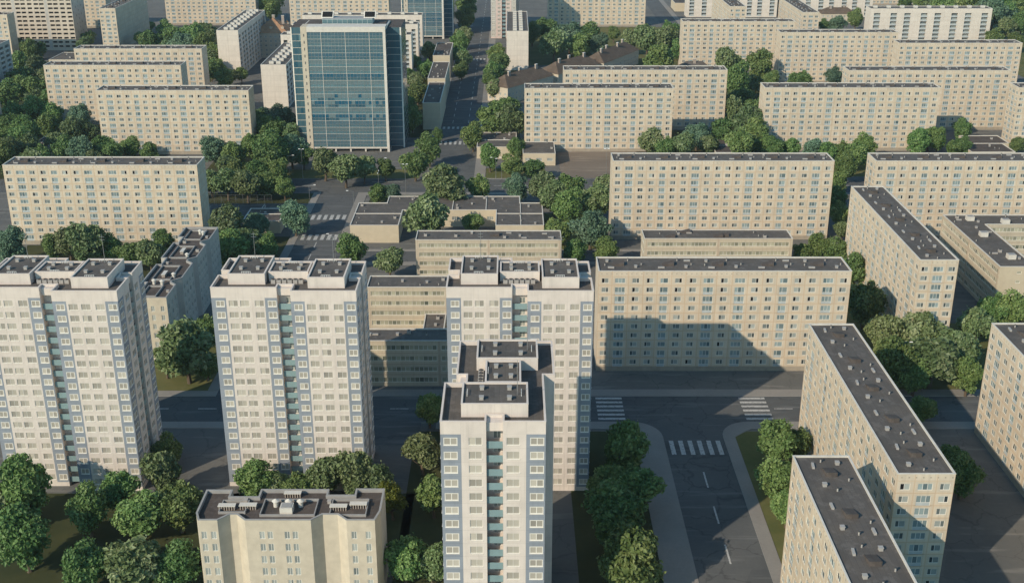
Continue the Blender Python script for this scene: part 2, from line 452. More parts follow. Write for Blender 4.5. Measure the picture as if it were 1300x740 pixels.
def blank(mb, a, b, mat, z0, z1, cols=1, rows=1):
    facade(mb, None, a, b, [(1, None, None)] * cols, [(z0 + (z1 - z0) * k / rows, (z1 - z0) / rows) for k in range(rows)], mat, z0, z1)

def inset(poly, t):
    """shrink a counter-clockwise plan by t"""
    n = len(poly); out = []
    for i in range(n):
        p0, p1, p2 = Vector(poly[i - 1]), Vector(poly[i]), Vector(poly[(i + 1) % n])
        e1 = (p1 - p0).normalized(); e2 = (p2 - p1).normalized()
        n1 = Vector((-e1.y, e1.x)); n2 = Vector((-e2.y, e2.x))
        k = (n1 + n2); den = 1 + n1.dot(n2)
        out.append(tuple(p1 + k * (t / max(den, 0.2))))
    return out

def cap_roof(root, poly, h, roof='bitumen', cap='cap_light', drop=0.3, t=0.32, over=0.05):
    """roof deck below a parapet coping that runs round the plan"""
    mb = MB(); di = inset(poly, t)
    mb.face([(x, y, h - drop) for x, y in di], roof)
    link('roof', mb.mesh('roof'), root)
    pb = MB(); po = inset(poly, -over); n = len(poly); e = h + 0.07
    for i in range(n):
        j = (i + 1) % n
        pb.face([(*po[i], e), (*po[j], e), (*di[j], e), (*di[i], e)], cap)
        pb.face([(*po[i], h - 0.06), (*po[j], h - 0.06), (*po[j], e), (*po[i], e)], cap)
        pb.face([(*di[j], h - drop), (*di[i], h - drop), (*di[i], e), (*di[j], e)], cap)
    link('parapet', pb.mesh('parapet'), root)

# small roof pieces, shared meshes
def small_meshes():
    d = {}
    mb = MB(); mb.box(-0.36, 0.36, -0.36, 0.36, 0, 0.6, 'vent_white'); mb.box(-0.43, 0.43, -0.43, 0.43, 0.6, 0.68, 'vent_white'); d['vent'] = mb.mesh('roof_vent')
    mb = MB(); mb.box(-0.24, 0.24, -0.9, 0.9, 0, 0.42, 'vent_white'); d['skylight'] = mb.mesh('roof_skylight')
    mb = MB(); mb.cyl(0, 0, 0, 0.7, 0.16, 0.16, 'vent_white'); mb.cyl(0, 0, 0.7, 0.85, 0.28, 0.2, 'vent_dark'); d['pipe'] = mb.mesh('roof_pipe')
    mb = MB()
    p = [(-1.6, -1.1, 0), (1.6, -1.1, 0), (1.6, 1.1, 0), (-1.6, 1.1, 0), (-1.6, -1.1, 0.15), (1.6, -1.1, 0.95), (1.6, 1.1, 0.95), (-1.6, 1.1, 0.15)]
    mb.faces(p, [(0, 1, 5, 4), (1, 2, 6, 5), (2, 3, 7, 6), (3, 0, 4, 7), (4, 5, 6, 7)], 'bitumen_brown'); d['hatch'] = mb.mesh('roof_hatch')
    mb = MB(); mb.cyl(0, 0, 0, 7.0, 0.07, 0.04, 'metal', 6)
    for z in (5.6, 6.3): mb.box(-0.6, 0.6, -0.03, 0.03, z, z + 0.06, 'metal')
    d['mast'] = mb.mesh('antenna')
    mb = MB(); mb.box(-0.5, 0.5, -0.5, 0.5, 0, 0.9, 'vent_white'); mb.cyl(0, 0, 0.9, 1.05, 0.4, 0.4, 'vent_dark'); d['fan'] = mb.mesh('fan_box')
    mb = MB()
    for k in range(6): mb.box(-1.0 + k * 0.4 - 0.04, -1.0 + k * 0.4 + 0.04, -0.04, 0.04, 0, 0.5, 'steel_white')
    mb.box(-1.04, 1.04, -0.03, 0.03, 0.42, 0.48, 'steel_white'); d['rail'] = mb.mesh('roof_rail')
    mb = MB()
    mb.box(-1.25, 1.25, -1.1, 1.1, 0, 1.5, 'cap_light'); mb.box(-1.0, 1.0, -0.8, 0.8, 1.5, 1.6, 'cap_grey'); d['plant'] = mb.mesh('roof_box')
    mb = MB()
    for k in range(7): mb.box(-1.6 + k * 0.5, -1.6 + k * 0.5 + 0.2, -0.5, 0.5, 0, 0.9, 'chimney')
    mb.box(-1.75, 1.75, -0.6, 0.6, 0.9, 1.05, 'cap_light'); d['slatted'] = mb.mesh('slatted_box')
    mb = MB(); mb.cyl(0, 0, 0, 1.3, 0.5, 0.5, 'cap_light', 12); mb.cyl(0, 0, 1.3, 1.75, 0.78, 0.12, 'cap_light', 12); d['cowl'] = mb.mesh('vent_cowl')
    return d
SM = small_meshes()
NAME = {'vent': 'roof_vent', 'skylight': 'roof_skylight', 'pipe': 'roof_pipe', 'hatch': 'roof_hatch', 'mast': 'antenna', 'fan': 'fan_box', 'rail': 'roof_rail', 'plant': 'roof_box', 'slatted': 'slatted_box', 'cowl': 'vent_cowl'}
def rp(root, k, x, y, z, rz=0.0): return link(NAME[k], SM[k], root, (x, y, z), rz)
# ------------------------------------------------------------------ the beige slab blocks of precast panels
P17 = [(3.8, 'n'), (4.6, 'w'), (4.2, 'n'), (3.9, 'n'), (4.0, 'v'), (4.0, 'n'), (4.2, 'n'), (4.5, 'w'), (4.4, 'n'), (4.4, 'w'), (4.1, 'n'), (4.0, 'n'), (4.0, 'v'), (3.9, 'n'), (4.3, 'n'), (4.5, 'w'), (4.1, 'n')]
P20 = [(3.8, 'n'), (4.6, 'w'), (4.3, 'n'), (3.9, 'n'), (4.1, 'v'), (4.0, 'n'), (4.0, 'n'), (4.6, 'w'), (4.3, 'n'), (3.8, 'n'), (3.6, 'n'), (4.2, 'n'), (4.4, 'w'), (4.1, 'n'), (4.1, 'n'), (4.0, 'v'), (4.2, 'n'), (4.0, 'n'), (4.6, 'w'), (4.2, 'n')]
PEND = [(3.5, 'n'), (4.3, 'w'), (3.4, 'n')]
OPEN_TOP = {0: 'two_open', 3: 'two_open', 5: 'two_open_b', 6: 'two_open', 8: 'two_open', 10: 'two_open_b', 11: 'two_open', 13: 'two_open_b', 16: 'two_open_b'}
ROWS10 = [(1.5 + 2.8 * k, 2.8) for k in range(10)]
SLABS = []
def slab_cols(pattern, seedn):
    rr = random.Random(seedn)
    cols = []
    for k, (w, t) in enumerate(pattern):
        def op(c, r, t=t, k=k):
            top = r == 9
            if t == 'n':
                if top and k in OPEN_TOP: return OPEN_TOP[k]
                q = rr.random()
                return 'two' if q < 0.55 else ('two_b' if q < 0.93 else 'two_open')
            railing = r in (8, 6, 4, 3, 1, 0) or (r == 7)
            if top: return 'three' if t == 'w' else 'three_s'
            if railing and r != 5: return 'door' if t == 'w' else 'door_s'
            return 'three' if t == 'w' else 'three_s'
        cols.append((w, None, op))
    return cols

def slab_block(label, x0, y0, L, rot=0, ends=(False, False), near=False, far=False, h=31.0, w=11.2, seedn=1, group='long beige panel slab blocks', roofy=True):
    """x0,y0: the left front corner of the long windowed front in the block's own frame (rot 0: front faces the viewer; rot -90: it faces west and the east end comes nearest)"""
    root = thing('slab_block', label, 'apartment block', (x0, y0, 0), R(rot), group)
    wall = MB(); wins = Wins()
    pat = P20 if L > 78 else P17
    rows = ROWS10
    z0, z1 = 0, h
    facade(wall, wins, (0, 0), (L, 0), slab_cols(pat, seedn), rows, 'beige_panel', z0, z1, base_mat='plinth')
    endc = slab_cols(PEND, seedn + 50)
    bl = [(w / 3, None, None)] * 3
    facade(wall, wins, (L, 0), (L, w), endc if ends[1] else bl, rows, 'beige_panel', z0, z1, base_mat='plinth')
    facade(wall, wins, (L, w), (0, w), [(c[0], None, None) for c in reversed(pat)], rows, 'beige_panel', z0, z1, base_mat='plinth')
    facade(wall, wins, (0, w), (0, 0), endc if ends[0] else bl, rows, 'beige_panel', z0, z1, base_mat='plinth')
    # the row of small attic vents under the coping, on the front and on the windowed ends
    for (a, b) in [((0, 0), (L, 0))] + ([((L, 0), (L, w))] if ends[1] else []):
        LL = math.hypot(b[0] - a[0], b[1] - a[1]); d = ((b[0] - a[0]) / LL, (b[1] - a[1]) / LL)
        for k in range(int(LL / 1.4)):
            u = 0.9 + k * 1.4
            c = [(a[0] + d[0] * (u + s) + d[1] * 0.01, a[1] + d[1] * (u + s) - d[0] * 0.01) for s in (-0.14, 0.14)]
            wall.face([(*c[0], h - 0.95), (*c[1], h - 0.95), (*c[1], h - 0.68), (*c[0], h - 0.68)], 'plinth')
    link('wall', wall.mesh('wall'), root)
    cap_roof(root, [(0, 0), (L, 0), (L, w), (0, w)], h, t=0.28)
    place_windows(root, wins, 100, sub=near, individually=True)
    rr = random.Random(seedn + 9); zr = h - 0.3
    if roofy:
        nb = 5 if L < 78 else 6
        for k in range(nb):
            u = L * (k + 0.5) / nb
            rp(root, 'hatch', u - 1.2, w * 0.52, zr, 0)
            rp(root, 'vent', u + 3.6, w * 0.30 + rr.uniform(-0.3, 0.3), zr)
            if k % 2 == 0: rp(root, 'vent', u - 4.2, w * 0.72, zr)
            rp(root, 'skylight', u - 3.4, w * 0.28, zr, R(90 if k % 2 else 84))
            if k % 2: rp(root, 'skylight', u + 4.6, w * 0.76, zr, R(90))
            rp(root, 'pipe', u + 1.8, w * 0.78, zr); rp(root, 'pipe', u + 5.4, w * 0.5, zr)
            if not k % 2: rp(root, 'pipe', u - 5.0, w * 0.45, zr)
    return root

# ------------------------------------------------------------------ the white and blue towers
def tower(label, cx, cy, rot=0, far=False, group='white towers with blue strips', shade=None):
    root = thing('residential_tower', label, 'tower block', (cx, cy, 0), R(rot), group)
    wh, blu = 'white_panel', 'blue_panel'
    if shade: wh, blu = shade
    H, ZT = 51.2, 48.7
    rows = [(1.1 + 2.8 * k, 2.8) for k in range(17)]
    wall = MB(); wins = Wins()
    w_ = lambda k: (lambda c, r: k)
    left = [(3.3, blu, w_('tb'), 1.95), (2.85, wh, w_('tw'), 1.6), (2.9, wh, w_('tw'), 1.3), (2.95, wh, w_('tw'), 1.7), (2.8, blu, w_('tb'), 1.6)]
    right = [(3.1, blu, w_('tb'), 1.7), (2.9, wh, w_('tw'), 1.5), (2.9, wh, w_('tw'), 1.4), (2.9, wh, w_('tw'), 1.7), (2.9, blu, w_('tb'), 1.6)]
    XL, XR, xa, xb = -16.45, 16.45, -1.65, 1.75
    yfl, yfr, ybl, ybr, yc = -8.2, -10.25, 10.25, 8.15, -6.3
    def wl(a, b, cols): facade(wall, wins, a, b, cols, rows, wh, 0, H, top_mat=wh, base_mat=wh)
    def bl(a, b, n=2): facade(wall, None, a, b, [(1, None, None)] * n, rows, wh, 0, H, top_mat=wh, base_mat=wh)
    wl((XL, yfl), (xa, yfl), left)
    bl((xa, yfl), (xa, yc), 1)
    wl((xa, yc), (xb, yc), [(3.4, wh, w_('plain_two'), 2.3)])
    bl((xb, yc), (xb, yfr), 1)
    wl((xb, yfr), (XR, yfr), right)
    r0, r1, dep = yfr + 8.0, yfr + 10.9, 2.4
    e1 = [(3.6, blu, w_('tbw'), 1.75), (4.4, wh, w_('tww'), 2.5)]
    e2 = [(4.1, wh, w_('tww'), 1.8), (3.4, blu, w_('tbw'), 1.9)]
    wl((XR, yfr), (XR, r0), e1)
    bl((XR, r0), (XR - dep, r0), 1)
    wl((XR - dep, r0), (XR - dep, r1), [(2.9, wh, w_('plain_two'), 1.9)])
    bl((XR - dep, r1), (XR, r1), 1)
    wl((XR, r1), (XR, ybr), e2)
    bl((XR, ybr), (xb, ybr), 5)
    bl((xb, ybr), (xb, 9.0), 1) if False else None
    bl((xb, ybr), (xb, ybr + 0.0001), 1) if False else None
    bl((xb, ybr), (xa, ybr), 1)
    bl((xa, ybr), (xa, ybl), 1)
    bl((xa, ybl), (XL, ybl), 5)
    l1, l0 = ybl - 8.0, ybl - 10.9
    bl((XL, ybl), (XL, l1), 2); bl((XL, l1), (XL + dep, l1), 1); bl((XL + dep, l1), (XL + dep, l0), 1); bl((XL + dep, l0), (XL, l0), 1); bl((XL, l0), (XL, yfl), 2)
    link('wall', wall.mesh('wall'), root)
    plan = [(XL, yfl), (xa, yfl), (xa, yc), (xb, yc), (xb, yfr), (XR, yfr), (XR, r0), (XR - dep, r0), (XR - dep, r1), (XR, r1), (XR, ybr), (xa, ybr), (xa, ybl), (XL, ybl), (XL, l1), (XL + dep, l1), (XL + dep, l0), (XL, l0)]
    cap_roof(root, plan, H, cap='white_render', drop=0.8, t=0.3)
    place_windows(root, wins, 100, sub=not far)
    # balconies in the two recesses
    def balc(x0, x1, y0, y1, z, face):
        mb = MB(); mb.box(x0, x1, y0, y1, z - 0.14, z, 'cap_light')
        b = link('balcony', mb.mesh('balcony'), root)
        g = MB()
        if face == 'y': g.box(x0 + 0.03, x1 - 0.03, y0 - 0.04, y0, z - 0.25, z + 1.15, 'teal_glass')
        else: g.box(x1, x1 + 0.04, y0 + 0.03, y1 - 0.03, z - 0.25, z + 1.15, 'teal_glass')
        link('railing', g.mesh('railing'), b)
    for k in range(17):
        z = 1.1 + 2.8 * k
        balc(xa + 0.003, xb - 0.003, yc - 1.25, yc - 0.003, z, 'y')
        balc(XR - dep + 0.003, XR - 0.5, r0 + 0.003, r1 - 0.003, z, 'x')
    lb = MB()
    lb.box(xa + .004, xb - .004, yc - 1.1, yc - .004, ZT + 0.3, H - 0.5, wh)
    link('recess_head', lb.mesh('recess_head'), root)
    lb = MB(); lb.box(XR - dep + .004, XR - 0.62, r0 + .004, r1 - .004, ZT + 0.3, H - 0.5, wh)
    link('recess_head', lb.mesh('recess_head'), root)
    # roof houses
    def pent(x0, x1, y0, y1, z1):
        mb = MB(); z0 = H - 0.8
        for a, b in (((x0, y0), (x1, y0)), ((x1, y0), (x1, y1)), ((x1, y1), (x0, y1)), ((x0, y1), (x0, y0))):
            blank(mb, a, b, wh, z0, z1, 4, 1)
        pl = [(x0, y0), (x1, y0), (x1, y1), (x0, y1)]; di = inset(pl, 0.3)
        mb.face([(x, y, z1 - 0.25) for x, y in di], 'bitumen')
        po = inset(pl, -0.04); e = z1 + 0.06
        for i in range(4):
            j = (i + 1) % 4
            mb.face([(*po[i], e), (*po[j], e), (*di[j], e), (*di[i], e)], 'white_render')
            mb.face([(*po[i], z1 - 0.06), (*po[j], z1 - 0.06), (*po[j], e), (*po[i], e)], 'white_render')
            mb.face([(*di[j], z1 - 0.25), (*di[i], z1 - 0.25), (*di[i], e), (*di[j], e)], 'white_render')
        link('roof_house', mb.mesh('roof_house'), root)
        zr = z1 - 0.25
        for fx in (0.28, 0.74):
            for fy in (0.3, 0.72): rp(root, 'vent', x0 + (x1 - x0) * fx, y0 + (y1 - y0) * fy, zr)
        for fy in (0.08, 0.90): rp(root, 'rail', x0 + (x1 - x0) * 0.48, y0 + (y1 - y0) * fy, zr)
    pent(-13.3, -4.9, -4.5, 7.2, 53.0)
    pent(5.1, 13.4, -6.7, 5.1, 53.0)
    pent(-4.4, 4.6, -2.7, 3.9, 52.8)
    for k in range(6): rp(root, 'fan', -3.2 + k * 1.25, -3.6, H - 0.8)
    rp(root, 'mast', -9.0, 5.2, 52.75); rp(root, 'mast', 9.6, 3.2, 52.75)
    return root

# ------------------------------------------------------------------ low school blocks with bands of windows
def ribbon(mb, root, a, b, z0, z1, floors, sections, mat, first=0.9, wh=1.45, gap=1.2, seen=True, solid=False):
    """floors of long window bands, cut into sections by piers"""
    L = math.hypot(b[0] - a[0], b[1] - a[1]); d = ((b[0] - a[0]) / L, (b[1] - a[1]) / L)
    fh = (z1 - z0 - 0.8) / floors
    sl = (L - gap) / sections
    key = 'ribbon_%.2f_%.2f' % (sl - gap, wh)
    if key not in TPL:
        n = max(4, int((sl - gap) / 1.25))
        window_tpl(key, sl - gap, wh, n, 'window_frame', 'school_glass', depth=0.22, bar=0.10)
    cols = [(gap / 2, None, None)] + [(sl, None, (lambda c, r: key))] * sections + [(gap / 2, None, None)]
    rows = [(z0 + 0.3 + fh * k, fh) for k in range(floors)]
    W = Wins()
    facade(mb, W, a, b, cols, rows, mat, z0, z1)
    for k, p, ang, s in W.l:
        w = link('ribbon_window', tpl_mesh(k, 'frame'), root, p, ang)
        link('panes', tpl_mesh(k, 'pane'), w)

def school(label, x0, x1, y0, y1, h=14.0, floors=4, sections=2, band=(True, False, False, False), group='low school blocks with window bands', roofn=10, seedn=3):
    root = thing('school_building', label, 'school', (x0, y0, 0), 0, group)
    L, w = x1 - x0, y1 - y0; mb = MB()
    cs = [(0, 0), (L, 0), (L, w), (0, w)]
    for i in range(4):
        a, b = cs[i], cs[(i + 1) % 4]
        if band[i]: ribbon(mb, root, a, b, 0, h, floors, sections if i % 2 == 0 else 1, 'school_panel')
        else: blank(mb, a, b, 'school_wall', 0, h, max(2, int(math.dist(a, b) / 6)), 4)
    link('wall', mb.mesh('wall'), root)
    cap_roof(root, cs, h, drop=0.25, t=0.25)
    rr = random.Random(seedn)
    for k in range(roofn):
        kind = ['vent', 'skylight', 'pipe', 'hatch', 'fan'][rr.randrange(5)]
        rp(root, kind, rr.uniform(1.8, L - 1.8), rr.uniform(1.8, w - 1.8), h - 0.25, R(90) if kind == 'skylight' else 0)
    return root

def poly_hall(name, label, cat, poly, h, seams=(), wallmat='school_wall', group=None, roof='bitumen', roofbits=8, doors=(), seedn=5, windows=()):
    """flat roofed hall on a counter-clockwise plan"""
    ox, oy = poly[0]
    pl = [(x - ox, y - oy) for x, y in poly]
    root = thing(name, label, cat, (ox, oy, 0), 0, group)
    mb = MB(); n = len(pl); wins = Wins()
    for i in range(n):
        a, b = pl[i], pl[(i + 1) % n]; L = math.dist(a, b)
        if i in windows:
            k = max(1, int(L / 4.5)); key = 'hall'
            if key not in TPL: window_tpl('hall', 2.6, 1.5, 3, 'window_frame', 'flat_glass')
            facade(mb, wins, a, b, [(1, None, lambda c, r: 'hall')] * k, [(0.8, h - 1.6)], wallmat, 0, h)
        else: blank(mb, a, b, wallmat, 0, h, max(1, int(L / 6)), 1)
    link('wall', mb.mesh('wall'), root)
    cap_roof(root, pl, h, roof, drop=0.22, t=0.3)
    place_windows(root, wins, 60)
    for (a, b) in seams:
        a = (a[0] - ox, a[1] - oy); b = (b[0] - ox, b[1] - oy)
        s = MB()
        s.box(min(a[0], b[0]) - 0.16, max(a[0], b[0]) + 0.16, min(a[1], b[1]) - 0.16, max(a[1], b[1]) + 0.16, h - 0.22, h + 0.06, 'cap_light')
        link('fire_wall', s.mesh('fire_wall'), root)
    rr = random.Random(seedn); di = pl
    xs = [p[0] for p in pl]; ys = [p[1] for p in pl]
    def inside(x, y):
        c = False; j = n - 1
        for i in range(n):
            if (pl[i][1] > y) != (pl[j][1] > y) and x < (pl[j][0] - pl[i][0]) * (y - pl[i][1]) / (pl[j][1] - pl[i][1]) + pl[i][0]: c = not c
            j = i
        return c
    k = 0; tries = 0
    while k < roofbits and tries < 400:
        tries += 1
        x, y = rr.uniform(min(xs) + 1.5, max(xs) - 1.5), rr.uniform(min(ys) + 1.5, max(ys) - 1.5)
        if all(inside(x + dx, y + dy) for dx in (-1.3, 1.3) for dy in (-1.3, 1.3)):
            rp(root, ['vent', 'pipe', 'fan', 'pipe'][k % 4], x, y, h - 0.22); k += 1
    return root

# ------------------------------------------------------------------ stepped blocks with notched plan
def stepped_block(label, poly, h, wedges, front_edges, side_edges, gable_edges=(), bits=(), rims=(), seedn=1):
    ox, oy = poly[0]
    pl = [(x - ox, y - oy) for x, y in poly]
    root = thing('stepped_block', label, 'apartment block', (ox, oy, 0), 0, 'stepped blocks with notched roofs')
    mb = MB(); wins = Wins(); n = len(pl)
    fl = int((h - 1.6) / 2.85); rows = [(0.8 + 2.85 * k, 2.85) for k in range(fl)]
    for i in range(n):
        a, b = pl[i], pl[(i + 1) % n]; L = math.dist(a, b)
        if i in front_edges or i in side_edges:
            k = max(1, int(L / 1.75)) if i in front_edges else max(1, int(L / 2.6))
            if i in front_edges and L > 6:
                cols = [(L * 0.22, None, None), (1.9, None, lambda c, r: 'tall'), (1.9, None, lambda c, r: 'tall'), (L * 0.16, None, None), (1.9, None, lambda c, r: 'tall'), (1.9, None, lambda c, r: 'tall'), (L * 0.22, None, None)]
            elif i in front_edges: cols = [(L / 2, None, lambda c, r: 'tall')] * 2
            else: cols = [(L / k, None, lambda c, r: 'plain_two')] * k
            facade(mb, wins, a, b, cols, rows, 'grey_panel' if i in side_edges else 'cream_render', 0, h)
        else: blank(mb, a, b, 'grey_panel' if i not in gable_edges else 'cream_render', 0, h, 1, fl)
    link('wall', mb.mesh('wall'), root)
    cap_roof(root, pl, h, 'bitumen_brown', cap='cap_grey', drop=0.7, t=0.35)
    place_windows(root, wins, 100)
    for (x0, x1, y0, y1) in rims:   # raised square rims that divide the roof
        x0 -= ox; x1 -= ox; y0 -= oy; y1 -= oy; s = MB(); z0, z1 = h - 0.7, h - 0.15; t = 0.2
        s.box(x0, x1, y0, y0 + t, z0, z1, 'cap_grey'); s.box(x0, x1, y1 - t, y1, z0, z1, 'cap_grey')
        s.box(x0, x0 + t, y0 + t, y1 - t, z0, z1, 'cap_grey'); s.box(x1 - t, x1, y0 + t, y1 - t, z0, z1, 'cap_grey')
        link('roof_rim', s.mesh('roof_rim'), root)
    for (k, x, y, rz) in bits: rp(root, k, x - ox, y - oy, h - 0.7, R(rz))
    return root

# ------------------------------------------------------------------ white blocks with dark balcony strips
def strip_block(label, x0, y0, L, w, h, rot=0, front=True, right=False, nstrip=8, group='white blocks with dark balcony strips', boxes=True, wall='strip_panel', seedn=1, pairs=True, end_frame=False, left=False):
    root = thing('balcony_block', label, 'apartment block', (x0, y0, 0), R(rot), group)
    mb = MB()
    fl = int((h - 1.2) / 2.8)
    rows = [(0.6 + 2.8 * k, 2.8) for k in range(fl)]
    zt = 0.6 + 2.8 * fl
    def striped(a, b, n):
        LL = math.dist(a, b); d = ((b[0] - a[0]) / LL, (b[1] - a[1]) / LL); nn = (d[1], -d[0])
        P = lambda u, z, o=0.0: (a[0] + d[0] * u - nn[0] * o, a[1] + d[1] * u - nn[1] * o, z)
        bay = LL / n; sw = min(5.2, bay * (0.60 if L < w else 0.42)); u = 0.0
        for k in range(n):
            c = bay * (k + 0.5) + ((bay * 0.05) if k % 2 else -bay * .05)
            if end_frame: c = bay * (k + 0.5)
            u0, u1 = c - sw / 2, c + sw / 2
            for z, hh in rows:
                mb.face([P(u, z), P(u0, z), P(u0, z + hh), P(u, z + hh)], wall, [(0, 0), (1, 0), (1, 1), (0, 1)])
            mb.face([P(u, 0), P(u0, 0), P(u0, 0.6), P(u, 0.6)], wall); mb.face([P(u, zt), P(u0, zt), P(u0, h), P(u, h)], wall)
            mb.face([P(u0, zt), P(u1, zt), P(u1, h), P(u0, h)], wall); mb.face([P(u0, 0), P(u1, 0), P(u1, 0.6), P(u0, 0.6)], wall)
            s = MB(); D = 1.3
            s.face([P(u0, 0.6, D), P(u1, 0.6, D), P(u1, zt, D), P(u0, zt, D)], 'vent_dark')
            s.face([P(u0, 0.6), P(u0, 0.6, D), P(u0, zt, D), P(u0, zt)], wall); s.face([P(u1, 0.6, D), P(u1, 0.6), P(u1, zt), P(u1, zt, D)], wall)
            s.face([P(u0, zt, D), P(u1, zt, D), P(u1, zt), P(u0, zt)], wall)
            for z, hh in rows:
                s.faces([P(u0 + .01, z, 0), P(u1 - .01, z, 0), P(u1 - .01, z, D - .01), P(u0 + .01, z, D - .01), P(u0 + .01, z + .15, 0), P(u1 - .01, z + .15, 0), P(u1 - .01, z + .15, D - .01), P(u0 + .01, z + .15, D - .01)], [(0, 1, 5, 4), (4, 5, 6, 7), (3, 2, 1, 0)], 'cap_light')
                s.faces([P(u0 + .01, z + .15, .04), P(u1 - .01, z + .15, .04), P(u1 - .01, z + 1.25, .04), P(u0 + .01, z + 1.25, .04), P(u0 + .01, z + .15, .1), P(u1 - .01, z + .15, .1), P(u1 - .01, z + 1.25, .1), P(u0 + .01, z + 1.25, .1)], [(0, 1, 2, 3), (5, 4, 7, 6), (3, 2, 6, 7)], 'grey_rail')
                s.face([P(u0 + .25, z + .3, D - .03), P(u1 - .25, z + .3, D - .03), P(u1 - .25, z + 2.3, D - .03), P(u0 + .25, z + 2.3, D - .03)], 'flat_glass')
            link('balcony_strip', s.mesh('balcony_strip'), root)
            u = u1
        for z, hh in rows: mb.face([P(u, z), P(LL, z), P(LL, z + hh), P(u, z + hh)], wall, [(0, 0), (1, 0), (1, 1), (0, 1)])
        mb.face([P(u, 0), P(LL, 0), P(LL, 0.6), P(u, 0.6)], wall); mb.face([P(u, zt), P(LL, zt), P(LL, h), P(u, h)], wall)
    cs = [(0, 0), (L, 0), (L, w), (0, w)]
    for i in range(4):
        a, b = cs[i], cs[(i + 1) % 4]
        if (i == 0 and front) or (i == 1 and right): striped(a, b, nstrip if (i == 0) == (L > w) else max(1, int(w / 6) if i == 1 else int(L / 6)))
        else: blank(mb, a, b, wall, 0, h, max(2, int(math.dist(a, b) / 5)), fl)
    link('wall', mb.mesh('wall'), root)
    cap_roof(root, cs, h, drop=0.25, t=0.3)
    if boxes:
        long_x = L > w; n = 9
        for k in range(n):
            for s in ((0.38, 0.66) if not long_x else (0.5,)):
                t = (k + 0.5) / n
                x, y = (L * t, w * s) if long_x else (L * s, w * t)
                rp(root, 'plant', x, y, h - 0.25, 0)
    return root

